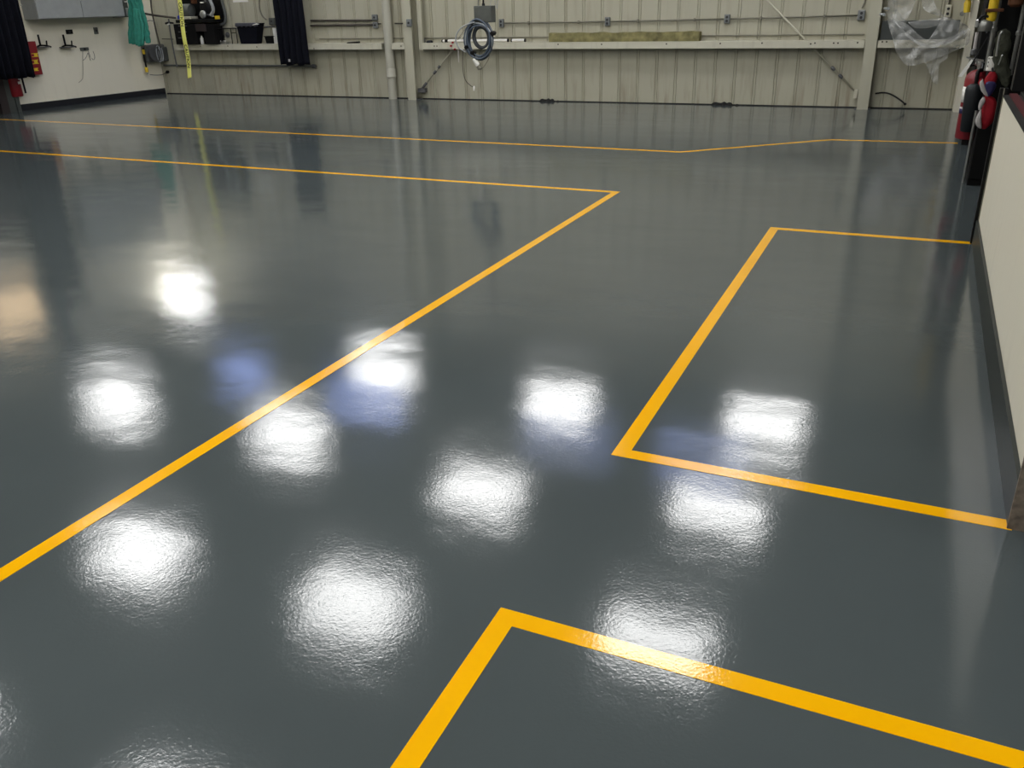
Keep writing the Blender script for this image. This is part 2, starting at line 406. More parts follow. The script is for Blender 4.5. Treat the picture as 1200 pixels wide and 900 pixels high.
girt(495, 0, 0, 0, 'long cream girt with the yellow insulation slab lying on it', [(509, 54), (512, 54), (654, 52), (705, 52), (781, 51.5), (844, 51), (893, 50.5), (950, 51.5), (955, 50.5), (977, 50.5), (982, 50.5), (1005, 50)], BW.p(494.5, 54, GO).x, cB[0]-.01)
girt(0, 0, 0, 0, 'girt behind the plastic film right of the wide column', [(1034, 49), (1039, 49)], cB[1]+.01, BW.p(1140, 45, GO).x)
# bracket post right of the narrow column
q = BW.p(491, 55, .16); q2 = BW.p(495.5, 55, .16)
t = thing('hanger_channel', BW.w(((q.x+q2.x)/2, .1, q.z)), 'thin cream channel hanging down just right of the narrow column', 'channel')
MB(BW).box((q.x, .10, q.z-.05), (q2.x, .15, HC)).build('channel', 'column', t)
MB(BW).box((q.x+.006, .04, q.z+.02), (q2.x-.006, .0995, q.z+.13)).build('bracket', 'dsteel', t)
# thin line above the girts and the pipe low on the left
b = MB(BW); zz = BW.p(700, 43.5, .02).z; b.box((BW.p(375, 45).x, .001, zz), (cA[0]-.03, .022, zz+.015)); b.box((BW.p(497, 45).x, .001, zz), (cB[0]-.03, .022, zz+.015)); struct(b.build('trim_5', 'conduit'))
z7 = BW.p(300, 77, .04).z
t = thing('air_pipe', BW.w((1.8, .05, z7)), 'thin dark pipe running low along the back wall under the left girt', 'pipe')
MB(BW).tube([(.12, .055, z7), (BW.p(366, 77, .05).x, .055, z7)], .018, 10).build('pipe', 'greybox', t)
for xx in (210, 243, 265, 296, 330, 350):
    p = BW.p(xx, 77, .05); MB(BW).box((p.x-.015, .002, z7-.012), (p.x+.015, .0365, z7+.012)).build('clip', 'dsteel', t)
p = BW.p(366, 76, .06); MB(BW).lathe((p.x+.02, .055, z7), [(.03, -.03), (.036, 0), (.03, .05)], 'x', 12).build('valve', 'dsteel', t)

# ------------------------------------------------------------------ outlets and conduits
def outlet(x, y, fr, off, label, w=.085, h=.13, body='outlet', group='electrical outlet boxes', socks=2):
    p = fr.p(x, y, off+.05)
    t = thing('outlet_box', fr.w((p.x, off, p.z-h/2)), label, 'electrical outlet', group)
    MB(fr).box((p.x-w/2, off+.002, p.z-h/2), (p.x+w/2, off+.05, p.z+h/2)).build('box', body, t, bevel=.012)
    MB(fr).box((p.x-w*.42, off+.0505, p.z-h*.42), (p.x+w*.42, off+.054, p.z+h*.42)).build('cover_plate', body, t, bevel=.001)
    for s in ((-1, 1) if socks == 2 else (0,)):
        MB(fr).lathe((p.x, off+.0545, p.z+s*h*.2), [(.019, 0), (.019, .004), (.014, .005)], 'y', 12).build('socket', 'socket', t)
    return p
o1 = outlet(438.5, 20.5, BW, 0, 'grey outlet box left of the downpipe, upper of two', .11, .10, socks=1)
o2 = outlet(439.5, 29.5, BW, 0, 'grey outlet box left of the downpipe, lower of two', .10, .10, socks=1)
o3 = outlet(478.8, 26.8, BW, .221, 'grey outlet box fixed to the narrow column', .10, .12, socks=1)
o4 = outlet(587, 27.3, BW, 0, 'grey outlet box just right of the hanging cable coil')
o5 = outlet(711.5, 25.3, BW, 0, 'grey outlet box above the yellow insulation slab')
o6 = outlet(851.8, 22.3, BW, 0, 'grey outlet box right of the insulation slab, midway to the wide column')
o7 = outlet(1009.3, 18, BW, 0, 'grey outlet box at the left edge of the wide column', .10, .14)
o8 = outlet(1111, 13.2, BW, 0, 'pale outlet box on the wall above the plastic film', .085, .16, 'girt')
o9 = outlet(318, 25, BW, 0, 'dark box with a curved conduit above the small black bin', .13, .12, 'greybox', socks=1)
def conduit(pts, r, label, mt='conduit', fr=BW, name='conduit', clips=0, cat='conduit'):
    P = [Vector(p) for p in pts]; mid = P[len(P)//2]
    t = thing(name, fr.w(mid), label, cat)
    MB(fr).tube(P, r, 8).build('tube', mt, t)
    for i in range(clips):
        f = (i+.5)/clips; q = P[0].lerp(P[-1], f)
        MB(fr).box((q.x-.012, .001, q.z-r-.012), (q.x+.012, r*2+.03, q.z+r+.012)).build('clamp', mt, t)
    return t
k = .03
conduit([(o4.x+.05, k, o4.z+.0), (o5.x-.05, k, o5.z)], .011, 'thin conduit between the coil outlet and the outlet over the slab', clips=2)
conduit([(o5.x+.05, k, o5.z), (o6.x-.05, k, o6.z)], .011, 'thin conduit from the outlet over the slab to the next one right', clips=2)
conduit([(o6.x+.05, k, o6.z), (o7.x-.055, k, o7.z)], .011, 'thin conduit running to the outlet beside the wide column', clips=2)
conduit([(BW.p(364, 24, k).x, k, BW.p(364, 24, k).z), (o1.x-.06, k, BW.p(432, 24, k).z)], .017, 'upper of two parallel conduits right of the middle curtain', 'rust')
conduit([(BW.p(364, 30, k).x, k, BW.p(364, 30, k).z), (o2.x-.055, k, BW.p(432, 29, k).z)], .017, 'lower of two parallel conduits right of the middle curtain', 'rust')
conduit([(o2.x+.055, k, o2.z+.02), (o2.x+.11, k, o2.z+.02)], .010, 'stub of conduit from the lower outlet to the downpipe', 'rust')
conduit([(cp.x+.10, k, BW.p(465, 27.5, k).z), (cA[0]-.02, k, BW.p(474, 27.5, k).z)], .011, 'short conduit between the downpipe and the narrow column', 'rust')
conduit(pxpath(BW, [(1010, 9.5), (1012, 5), (1014, 0), (1015, -20)], k), .010, 'bent conduit rising from the outlet by the wide column')
conduit([(o8.x, k, o8.z+.085), (o8.x, k, 3.0)], .013, 'straight conduit rising from the pale outlet')
conduit(pxpath(BW, [(304, -12), (304, 8), (307, 18), (312, 23)], .04), .014, 'curved conduit bending down into the dark box by the middle curtain')
conduit(pxpath(BW, [(255, 33), (280, 33), (322, 31)], .03), .010, 'thin black pipe behind the black bin at girt height', 'dsteel')

# ------------------------------------------------------------------ tension rods with turnbuckles
def rod(pts, label, off0, off1, tb, plate):
    a_, c_ = BW.p(*pts[0], off0), BW.p(*pts[1], off1)
    t = thing('brace_rod', BW.w(a_), label, 'brace rod', 'diagonal brace rods')
    MB(BW).tube([a_, c_], .013, 8).build('rod', 'column', t)
    d = (c_-a_)
    for f0, f1, r in tb:
        MB(BW).tube([a_+d*f0, a_+d*(f0+.01), a_+d*(f1-.01), a_+d*f1], [.012, .024, .024, .012], 8).build('turnbuckle', 'dsteel', t)
    MB(BW).box(plate[0], plate[1]).build('end_plate', 'dsteel' if label.startswith('left') else 'girt', t)
p = BW.p(493, 107, .1)
rod([(494.5, 104), (562, 18)], 'left brace rod rising from the foot of the narrow column towards the hanging coil', .08, .075, [(.0, .09, 1), (.21, .26, 1), (.29, .33, 1)], ((p.x-.05, .02, p.z-.02), (p.x+.09, .11, p.z+.05)))
p = BW.p(1003, 110, .1)
rod([(1004, 109), (893, -6)], 'right brace rod falling to the foot of the wide column', .08, .075, [(.15, .19, 1), (.23, .27, 1)], ((p.x-.03, .03, p.z-.06), (p.x+.02, .12, p.z+.06)))

# ------------------------------------------------------------------ things lying on the girts
def ontop(x): return BW.p(x, 50, .1).x
# insulation slab
ua, ub = BW.p(643.5, 45, .16).x, BW.p(819.5, 45, .16).x; zt = BW.p(730, 38.3, .16).z
b = MB(BW); nx = 60; rows = []
sec = [(.03, GT+.002), (.17, GT+.002), (.175, GT+.05), (.17, zt), (.10, zt+.006), (.03, zt)]
rings = []
for i in range(nx+1):
    u_ = ua+(ub-ua)*i/nx
    rings.append([b._v((u_+(.01*noise.noise((j*3., i*.01, 9.)) if i in (0, nx) else 0), d+.010*noise.noise((u_*6, j*2.1, 0)), max(GT+.001, z_+(.014*noise.noise((u_*5, j*1.7, 4)) if z_ > GT+.01 else 0)))) for j, (d, z_) in enumerate(sec)])
for A_, B2 in zip(rings, rings[1:]):
    for j in range(6): b.bm.faces.new((A_[j], A_[(j+1) % 6], B2[(j+1) % 6], B2[j]))
b.bm.faces.new(rings[0][::-1]); b.bm.faces.new(rings[-1])
tag(b.build('insulation_slab', 'wool'), 'long yellowish mineral wool slab lying on the girt', 'insulation')
# white tubes on the girt
def lying(xa, xb, y, mt, label, r=.028, name='plastic_tube', caps=True):
    pa_, pb_ = BW.p(xa, y, .12), BW.p(xb, y, .12); z_ = GT+r+.003
    t = thing(name, BW.w(((pa_.x+pb_.x)/2, .12, GT)), label, 'tube', 'tubes lying on the girt')
    MB(BW).tube([(pa_.x+.02, .12, z_), (pb_.x-.02, .12, z_)], r*.9, 12).build('body', mt, t)
    for u_ in (pa_.x, pb_.x-.02): MB(BW).tube([(u_, .12, z_), (u_+.02, .12, z_)], r, 12).build('end_cap', 'black', t)
lying(524, 596, 48.6, 'white', 'longer white tube lying on the girt behind the cable coil', .026)
lying(599, 616, 48.3, 'white', 'short white tube lying on the girt left of the slab', .026)
lying(518, 523, 49, 'white', 'stubby white tube at the left end of the long girt', .024)
pa_, pb_ = BW.p(406, 51, .17), BW.p(420, 51, .17)
b = MB(BW); b.prism([(pa_.x, GT+.001), (pb_.x, GT+.001), (pb_.x-.01, GT+.03), (pa_.x+.03, GT+.02)], .10, .17)
tag(b.build('metal_offcut', 'black'), 'flat black offcut lying on the left girt before the downpipe', 'offcut')
pa_, pb_ = BW.p(499, 50, .15), BW.p(506, 50, .15)
b = MB(BW); b.lathe(((pa_.x+pb_.x)/2, .12, GT+.001), [(.055, 0), (.06, .01), (.045, .035), (.02, .04)], n=14)
tag(b.build('rubber_puck', 'rubber'), 'small black puck on the girt next to the narrow column', 'puck')
# black waste bin with liner
GO2 = .12
def bin_(xl, xr, xbl, xbr, yt, name, label, cat, linered, dep=.2):
    tl, tr_ = BW.p(xl, yt, GO2+dep/2).x, BW.p(xr, yt, GO2+dep/2).x; bl, br = BW.p(xbl, 52, GO2+dep/2).x, BW.p(xbr, 52, GO2+dep/2).x
    zt_ = BW.p((xl+xr)/2, yt, GO2+dep/2).z; zb_ = GT+.003
    t = thing(name, BW.w(((bl+br)/2, GO2, GT)), label, cat)
    b = MB(BW); d0, d1 = .012, .012+dep
    def ring(u0, u1, e0, e1, z_): return [b._v(q) for q in ((u0, e0, z_), (u1, e0, z_), (u1, e1, z_), (u0, e1, z_))]
    th = .008
    R = [ring(bl+.01, br-.01, d0+.02, d1-.03, zb_), ring(bl, br, d0+.02, d1-.025, zb_+.008), ring(tl, tr_, d0, d1, zt_), ring(tl-.012, tr_+.012, d0-.008, d1+.012, zt_), ring(tl-.012, tr_+.012, d0-.008, d1+.012, zt_+.012), ring(tl+th, tr_-th, d0+th, d1-th, zt_+.010), ring(bl+th, br-th, d0+.02+th, d1-.03-th, zb_+.02)]
    b.bm.faces.new(R[0][::-1]); b.bm.faces.new(R[-1])
    for A_, B2 in zip(R, R[1:]):
        for j in range(4): b.bm.faces.new((A_[j], A_[(j+1) % 4], B2[(j+1) % 4], B2[j]))
    b.build('body', 'navy' if linered else 'black', t)
    if linered:
        b = MB(BW); rows = []
        for i, z_ in enumerate((zt_+.016, zt_-.012, zt_-.03)):
            row = []
            for j in range(19):
                u_ = tl-.016+(tr_-tl+.036)*j/18
                row.append((u_, d1+.017+.006*math.sin(j*1.9+i), z_-(.02*abs(math.sin(j*.9)) if i == 2 else 0)))
            rows.append(row)
        rows.insert(0, [(q[0], d1-.03, zt_+.022) for q in rows[0]])
        b.grid(rows).build('liner', 'liner_bag', t, thick=.002)
        f = BW.p(303, 31, .1)
        MB(BW).grid([[(tr_-.10, d1+.025, zt_-.03), (tr_+.0, d1+.03, zt_-.01), (tr_+.05, d1+.01, zt_-.005)], [(tr_-.08, d1+.022, zt_-.008), (tr_, d1+.022, zt_+.01), (tr_+.055, d1+.005, zt_+.002)]]).build('liner_flap', 'white', t, thick=.002)
bin_(276.5, 301.0, 281, 299.5, 28.3, 'waste_bin', 'black waste bin with a grey liner standing on the left girt', 'bin', True, .2)
bin_(308, 319.5, 309.5, 318.7, 43.2, 'parts_tub', 'small black tub on the girt between the waste bin and the white roll', 'tub', False, .12)
p = BW.p(323.3, 50, .12); z_ = BW.p(323, 33, .12).z
t = thing('paper_roll', BW.w((p.x, .12, GT)), 'upright white roll on the girt against the middle curtain', 'roll')
MB(BW).lathe((p.x, .10, GT+.002), [(.040, 0), (.042, .004), (.042, z_-GT-.006), (.040, z_-GT-.002), (.02, z_-GT-.003)], n=20).build('roll', 'white', t)
MB(BW).lathe((p.x, .10, z_-.002), [(.018, 0), (.018, .004)], n=12).build('core', 'brown', t)

# ------------------------------------------------------------------ curtains
def curtain(fr, uA, uB, z0, z1, off, amp, nf, name, label, mt, flare=0, rail=True, cat='curtain', u2=None):
    t = thing(name, fr.w(((uA+uB)/2, off, z0)), label, cat)
    rows = []
    nz, nu = 24, nf*8
    for i in range(nz+1):
        f = i/nz; z_ = z0+(z1-z0)*f; row = []
        for j in range(nu+1):
            g = j/nu; cu = (uA+uB)/2; hw = (uB-uA)/2*(1+flare*(1-f))
            a_ = amp*(1-.35*f)*math.sin(g*nf*2*PI+.5*math.sin(f*2+g*5)) + amp*.5*noise.noise((g*9, f*2.5, 3))
            row.append((cu-hw+2*hw*g, off+a_, z_+(.012*math.sin(g*nf*PI)+.01*noise.noise((g*8, 1, 2)) if i == 0 else 0)))
        rows.append(row)
    MB(fr).grid(rows).build('cloth', mt, t, thick=.004)
    if rail:
        MB(fr).tube([(uA-.1, off, z1+.03), (uB+.1, off, z1+.03)], .015, 10).build('rail', 'steel', t)
        for e in (uA-.05, uB+.05): MB(fr).tube([(e, off, z1+.045), (e, off, HC-.001)], .008, 8).build('hanger_rod', 'steel', t)
    return t
co_ = .34
pl_, pr_ = BW.p(329.5, 76, co_), BW.p(363, 76, co_)
t = curtain(BW, pl_.x, pr_.x, pl_.z, 2.1, co_, .035, 5, 'curtain', 'narrow dark navy curtain hanging over the middle of the left girt', 'navy', flare=.0)
p = BW.p(339, 71, co_+.04)
MB(BW).box((p.x-.02, co_+.035, p.z-.02), (p.x+.02, co_+.04, p.z+.025)).build('tag', 'whitecloth', t)
p = BW.p(323.5, 5, .3)
conduit(pxpath(BW, [(320.5, -15), (322, 5), (323.8, 22)], .28), .007, 'thin cord hanging along the left edge of the middle curtain', 'cable_w', name='cord', cat='cord')
lo_ = .55
pl_, pr_ = LW.p(-3, 96, lo_), LW.p(42.5, 90, lo_)
t = curtain(LW, pl_.x, pr_.x, pr_.z, 3.3, lo_, .05, 6, 'curtain', 'dark navy curtain hanging at the far left over the red sign', 'navy')
p = LW.p(25, 6, lo_+.06); MB(LW).lathe((p.x, lo_+.05, p.z), [(.014, 0), (.016, .012), (.008, .02)], 'y', 12).build('stud', 'tin', t)

# ------------------------------------------------------------------ left wall
fr = LW; cd = .42
p0, p1 = fr.p(45.5, 22.3, cd), fr.p(147, 20, cd); zc = (p0.z+p1.z)/2
t = thing('wall_cabinet', fr.w(((p0.x+p1.x)/2, cd/2, zc)), 'large grey metal cabinet mounted high on the left wall', 'cabinet')
MB(fr).box((p0.x, .003, zc), (p1.x, cd-.022, zc+1.3)).build('body', 'cabgrey', t, bevel=.006)
hw = (p1.x-p0.x)/2
for s in (0, 1):
    d_ = MB(fr).box((p0.x+s*hw+.004, cd-.02, zc+.012), (p0.x+(s+1)*hw-.004, cd, zc+1.29)).build('door', 'cabgrey', t, bevel=.004)
    MB(fr).box((p0.x+hw+(-.08 if s == 0 else .06), cd+.001, zc+.6), (p0.x+hw+(-.06 if s == 0 else .08), cd+.02, zc+.75)).build('handle', 'tin', d_)
p = fr.p(149, 12, .25); q = fr.p(154.5, 20, .25)
t = thing('junction_box', fr.w((p.x, .2, q.z)), 'small grey box with a pale tag between the wall cabinet and teal garment', 'box')
MB(fr).box((p1.x+.02, .003, q.z), (q.x, .20, q.z+.55)).build('body', 'greybox', t, bevel=.01)
pp = fr.p(147, 2, .21); MB(fr).box((pp.x-.02, .201, pp.z-.012), (pp.x+.10, .206, pp.z+.012)).build('tag', 'white', t)
pp = fr.p(149.5, 12, .21); MB(fr).box((pp.x-.05, .201, pp.z-.10), (pp.x+.06, .22, pp.z+.04)).build('cover', 'cabgrey', t, bevel=.01)
def plate(x, y, w, h, mt, label, off=.0):
    p = fr.p(x, y); t = thing('wall_plate', fr.w((p.x, 0, p.z-h/2)), label, 'wall plate', 'plates on the left wall')
    MB(fr).box((p.x-w/2, .002, p.z-h/2), (p.x+w/2, .02, p.z+h/2)).build('plate', mt, t, bevel=.004)
    MB(fr).box((p.x-.02, .0205, p.z-.02), (p.x+.02, .024, p.z+.02)).build('receptacle', 'socket', t)
    return p
plate(80.8, 37.3, .13, .075, 'black', 'black plate on the left wall above the bracket with two prongs')
plate(112, 36, .085, .115, 'greybox', 'dark upright plate on the left wall nearest the teal garment')
pw = plate(98.5, 57.5, .17, .055, 'greybox', 'wide low plate on the left wall with loose wires below')
t = thing('loose_wires', fr.w((pw.x, .03, pw.z-.3)), 'thin loose wires dangling below the wide plate on the left wall', 'wires')
for pts in ([(97, 60), (97.2, 70), (99.5, 69), (101.5, 66), (103, 62), (104.5, 66), (106, 71)], [(103.5, 60), (105, 64), (106, 67)], [(109, 60), (110.5, 64), (111, 68), (109.5, 70), (107.5, 68)], [(97, 70), (97.2, 84), (97.0, 92)], [(97.2, 92), (94.5, 95), (92, 97)]):
    MB(fr).tube(pxpath(fr, pts, .02), .0035, 6).build('wire', 'dsteel' if pts[0][1] < 65 else 'conduit', t)
def hook(x, label, x2):
    a_ = fr.p(x, 41, .05); b2 = fr.p(x+2.5, 52, .05)
    t = thing('wall_hook', fr.w((b2.x, .05, b2.z)), label, 'hook', 'black hooks on the left wall')
    MB(fr).tube([fr.p(x, 40.5, .10), fr.p(x+2.8, 52.5, .10)], .016, 8).build('prong', 'black', t)
    MB(fr).tube([fr.p(x+10, 48, .16), fr.p(x+10.5, 53, .10)], .013, 8).build('prong', 'black', t)
    MB(fr).tube(pxpath(fr, [(x-2, 56, .02), (x+2, 53.5, .10), (x+10, 53.5, .10), (x+15.5, 55, .10)], .1), .014, 8).build('crossbar', 'black', t)
    m_ = fr.p(x+5, 55, .05)
    MB(fr).box((m_.x-.13, .002, m_.z-.012), (m_.x+.10, .13, m_.z+.004)).build('bracket', 'dsteel', t, bevel=.004)
hook(73.8, 'black two-pronged hook on the left wall under the small black plate', 0)
hook(44.4, 'black two-pronged hook on the left wall beside the red sign', 0)
# red sign
so = .10
s0, s1 = fr.p(33, 50, so), fr.p(49.8, 87, so); sx0 = s0.x-.35; st = fr.p(43, 48.2, so).z; sb = fr.p(46, 87.5, so).z
sx1 = fr.p(46, 68, so).x
t = thing('wall_sign', fr.w(((sx0+sx1)/2, .05, sb)), 'red upright sign with three yellow marks on the left wall', 'sign')
MB(fr).box((sx0, .003, sb), (sx1, so, st)).build('panel', 'red', t, bevel=.004)
for yy, hh in ((64.5, .030), (72.5, .034), (81.5, .024)):
    q = fr.p(41.5, yy, so); b = MB(fr)
    b.box((q.x-.07, so+.001, q.z-hh), (q.x+.055, so+.004, q.z-hh+.010)); b.box((q.x-.07, so+.001, q.z+hh-.010), (q.x+.055, so+.004, q.z+hh))
    b.box((q.x-.025, so+.001, q.z-hh+.011), (q.x+.04, so+.004, q.z+hh-.011)); b.build('yellow_mark', 'yellow', t)
# steel door post and dark door
a_, b2 = fl(4, 132.5), fl(17.3, 131.5)
t = thing('door_post', (a_.x, a_.y, 0), 'dark grey steel post at the far left edge', 'post')
pu = LW.p(5, 131, .05).x
MB(LW).box((-.02, .003, 0), (.045, .16, HC)).build('post', 'post', t)
MB(LW).box((-.16, .03, 0), (-.021, .13, HC)).build('web', 'post', t)
MB(LW).box((-.30, .003, 0), (-.161, .16, HC)).build('rear_post', 'brown_d', t)
b = MB(LW); b.box((-1.35, .003, 0), (-.302, .05, 2.2)); d_ = struct(b.build('door_1', 'brown_d'))

# ------------------------------------------------------------------ fire extinguishers
def extinguisher(fr, c, r, h, label, hose_side=1, group='fire extinguishers'):
    """c = (u, d, z) of the bottom centre"""
    t = thing('fire_extinguisher', fr.w(c), label, 'fire extinguisher', group)
    pr = [(r*.9, 0), (r, .012), (r, h*.80)] + [(r*math.cos(a_), h*.80+r*.85*math.sin(a_)) for a_ in (.3, .6, .9, 1.2, 1.4)]
    MB(fr).lathe(c, pr, n=28).build('cylinder', 'red', t)
    zt_ = c[2]+h*.80+r*.85
    MB(fr).lathe((c[0], c[1], zt_-.01), [(.022, 0), (.022, .03), (.03, .035), (.03, .07), (.015, .075)], n=14).build('valve', 'tin', t)
    MB(fr).prism([(c[0]-.02*hose_side, zt_+.05), (c[0]+.12*hose_side, zt_+.09), (c[0]+.12*hose_side, zt_+.10), (c[0]-.02*hose_side, zt_+.075)], c[1]-.012, c[1]+.012).build('lever', 'tin', t)
    MB(fr).prism([(c[0]-.02*hose_side, zt_+.03), (c[0]+.11*hose_side, zt_+.02), (c[0]+.11*hose_side, zt_+.03), (c[0]-.02*hose_side, zt_+.045)], c[1]-.012, c[1]+.012).build('carry_handle', 'black', t)
    MB(fr).lathe((c[0]-.03, c[1], zt_+.045), [(.018, -.012), (.02, 0), (.018, .004)], 'x', 12).build('gauge', 'tin', t)
    return t, zt_
# right hand one, hung on the dark locker
EY = 8.95; F1 = YF(EY)
bc = F1.p(1131.5, 165, 0); tp = F1.p(1144, 77, 0)
bc = F1.p(1130, 162, .0)
rr = (F1.p(1147, 150).x-F1.p(1117.5, 150).x)/2
hh = tp.z-bc.z
ec = (bc.x+.02, 0, bc.z)
t, zt_ = extinguisher(F1, ec, rr, hh*1.02, 'large red fire extinguisher with a black horn and white tag by the dark lockers', hose_side=-1)
hp = [F1.p(1134, 98, rr+.06), F1.p(1133, 103, rr+.06), F1.p(1131, 120, rr+.06), F1.p(1125.5, 150, rr+.06), F1.p(1125, 153.5, rr+.06)]
hr = (F1.p(1146, 120, rr).x-F1.p(1122, 120, rr).x)/2
hx = ec[0]-.012
h0, h1 = F1.p(1127, 154, rr+.06).z, F1.p(1127, 98.5, rr+.06).z
MB(F1).lathe((hx, rr+.055, h0), [(.052, 0), (.062, .01), (.072, (h1-h0)*.5), (.078, (h1-h0)*.88), (.068, (h1-h0)*.96), (.045, (h1-h0)), (.02, h1-h0+.004)], n=22).build('horn', 'rubber', t)
MB(F1).tube(smooth([(hx, rr+.045, h1), (hx+.0, rr+.04, h1+.10), (hx+.03, .09, zt_), (ec[0]+.02, .03, zt_+.04)], 6), .017, 10).build('hose', 'black', t)
tg = F1.p(1131, 80, rr*.75)
b = MB(F1); 
b.prism([(F1.p(1141, 70.5).x, F1.p(1141, 70.5).z), (F1.p(1138, 68.5).x, F1.p(1138, 68.5).z), (F1.p(1122.5, 88.5).x, F1.p(1122.5, 88.5).z), (F1.p(1127, 89).x, F1.p(1127, 89).z)], rr*.9, rr*.9+.003)
b.build('inspection_tag', 'paper', t)
# label wrap on the left of the cylinder
b = MB(F1); lz0, lz1 = F1.p(1122, 132).z, F1.p(1122, 101).z
def arc(a0, a1, z0_, z1_, rad):
    rows = []
    for z_ in (z0_, z1_): rows.append([(ec[0]+rad*math.cos(a0+(a1-a0)*i/10), rad*math.sin(a0+(a1-a0)*i/10), z_) for i in range(11)])
    return rows
b.grid(arc(2.0, 3.4, lz0+(lz1-lz0)*.42, lz1, rr+.002)); b.build('label', 'white', t, thick=.001)
b = MB(F1); b.grid(arc(2.1, 3.4, lz0, lz0+(lz1-lz0)*.25, rr+.002)); b.build('label', 'whitecloth', t, thick=.001)
b = MB(F1); b.grid(arc(2.15, 2.9, lz0-.0, lz0+(lz1-lz0)*.18, rr+.004)); b.build('blue_mark', 'bluecloth', t, thick=.001)
MB(F1).box((ec[0]+rr*.2, -rr-.02, ec[2]+hh*.3), (ec[0]+rr*1.0, -rr*.985, ec[2]+hh*.36)).build('bracket', 'black', t)
# left hand one on the cream wall
lc = LW.p(20.5, 113, .13)
t, zt_ = extinguisher(LW, (lc.x, .13, lc.z), .098, .50, 'red fire extinguisher on the left wall, half hidden by the dark curtain')
MB(LW).tube(smooth([(lc.x+.02, .15, zt_+.04), (lc.x+.14, .16, zt_), (lc.x+.145, .15, lc.z+.30), (lc.x+.15, .15, lc.z+.04)], 6), [.016]*19, 10).build('hose', 'black', t)
for yy in (92, 97):
    q = LW.p(22.5, yy, .25); MB(LW).box((q.x-.02, .246, q.z-.02), (q.x+.03, .25, q.z+.02)).build('label', 'white', t)

# ------------------------------------------------------------------ dark lockers on the right
a_, b2 = fl(1132.5, 217.5), fl(1153, 219)
def locker(x_, y_, w_, d_, h_, label, hs=.0):
    t = thing('steel_locker', (x_+w_/2, y_+d_/2, 0), label, 'locker', 'dark steel lockers by the right edge')
    MB().box((x_, y_+.021, .0), (x_+w_, y_+d_, h_)).build('body', 'blackm', t, bevel=.006)
    n = 3; dw = w_/n
    for i in range(n):
        dd = MB().box((x_+i*dw+.003, y_, .06), (x_+(i+1)*dw-.003, y_+.02, h_-.02)).build('door', 'black', t, bevel=.003)
        MB().box((x_+i*dw+.04, y_-.012, h_*.5), (x_+i*dw+.055, y_-.001, h_*.5+.12)).build('handle', 'dsteel', dd)
    return t
locker(a_.x, a_.y, 1.2, .9, 2.3, 'nearer dark steel locker, with the red and white bundle hanging before it')
c_ = fl(1122.5, 170)
locker(c_.x+.03, c_.y, 1.0, .9, 2.3, 'farther dark steel locker, behind the large fire extinguisher')
# bright upright between the lockers
q = fl(1134, 205); b = MB(); b.tube([(a_.x-.025, a_.y+.12, 0), (a_.x-.025, a_.y+.12, .62)], .014, 10)
tag(b.build('upright_tube', 'steel'), 'short bright upright tube at the corner of the nearer dark locker', 'tube')
# pale post end beside the film
q = BW.p(1131, 60, .30); q0, q1 = BW.p(1129.5, 60, .30), BW.p(1137.5, 60, .30)
b = MB(BW); b.box((q0.x, .004, 0), (q1.x, .30, HC)); b = tag(b.build('wall_pilaster', 'cream'), 'pale upright pilaster behind the large fire extinguisher', 'pilaster')
# silver pipes before the lockers
F2 = YF(a_.y-.10); F2o = 0
def vpipe(x, yb, fr_, label, top, r=.017, mt='steel'):
    p = fr_.p(x, yb, 0); t = thing('upright_pipe', fr_.w((p.x, 0, p.z)), label, 'pipe', 'steel pipes before the lockers')
    MB(fr_).tube([(p.x, 0, p.z), (p.x, 0, top)], r, 12).build('pipe', mt, t)
    MB(fr_).lathe((p.x, 0, p.z+.30), [(r+.001, 0), (r+.007, .005), (r+.007, .03), (r+.001, .035)], n=12).build('collar', mt, t)
    for zc_ in (1.55, 1.9): MB(fr_).box((p.x-.01, -.096, zc_), (p.x+.01, -r, zc_+.02)).build('standoff', 'dsteel', t)
    return p
vp = vpipe(1155.5, 83, F2, 'steel pipe with a white sleeve hanging before the nearer locker', 2.25)
vpipe(1184, 88, F2, 'rightmost steel pipe, right of the olive bag', 2.25, .015)
# white sleeve
s_ = F2.p(1160.5, 83, .05); s1_ = F2.p(1162.5, 66.5, .05)
b = MB(F2); b.lathe((s_.x+.004, .045, s_.z), [(.034, 0), (.038, .004), (.038, s1_.z-s_.z-.004), (.034, s1_.z-s_.z)], n=20)
t = tag(b.build('plastic_sleeve', 'white'), 'small white sleeve hanging above the red and white bundle', 'sleeve')
ORG[t.name] = t.location.copy()
for i in range(3):
    MB(F2).box((s_.x-.030, .060, s_.z+.03+i*.03), (s_.x-.018, .070, s_.z+.043+i*.03)).build('black_mark', 'ink', t)
# red, white and blue cloth bundle
def puff(fr_, rows, mt, name, parent, k=6, off=.06, dep=.7):
    """rows: (x centre, y, half width px)"""
    pts = smooth([(r[0], r[1], r[2]) for r in rows], k); b = MB(fr_); rings = []
    for i, q in enumerate(pts):
        c0 = fr_.p(q.x, q.y, off); e = abs(fr_.p(q.x+max(q.z, .3), q.y, off).x-c0.x); ring = []
        for j in range(20):
            a2 = 2*PI*j/20; f = 1+(.16 if mt != 'olive' else .42)*noise.noise((math.cos(a2)*(1.4 if mt != 'olive' else 2.4), math.sin(a2)*1.4, i*(.18 if mt != 'olive' else .33)+q.x*.3))
            ring.append(b._v((c0.x+e*math.cos(a2)*f, off+e*dep*math.sin(a2)*f, c0.z)))
        rings.append(ring)
    for A_, B2 in zip(rings, rings[1:]):
        for j in range(20):
            ff = b.bm.faces.new((A_[j], A_[(j+1) % 20], B2[(j+1) % 20], B2[j])); ff.smooth = True
    b.bm.faces.new(rings[0][::-1]); b.bm.faces.new(rings[-1])
    return b.build(name, mt, parent)
F3 = YF(a_.y-.22)
q = F3.p(1157, 150, 0)
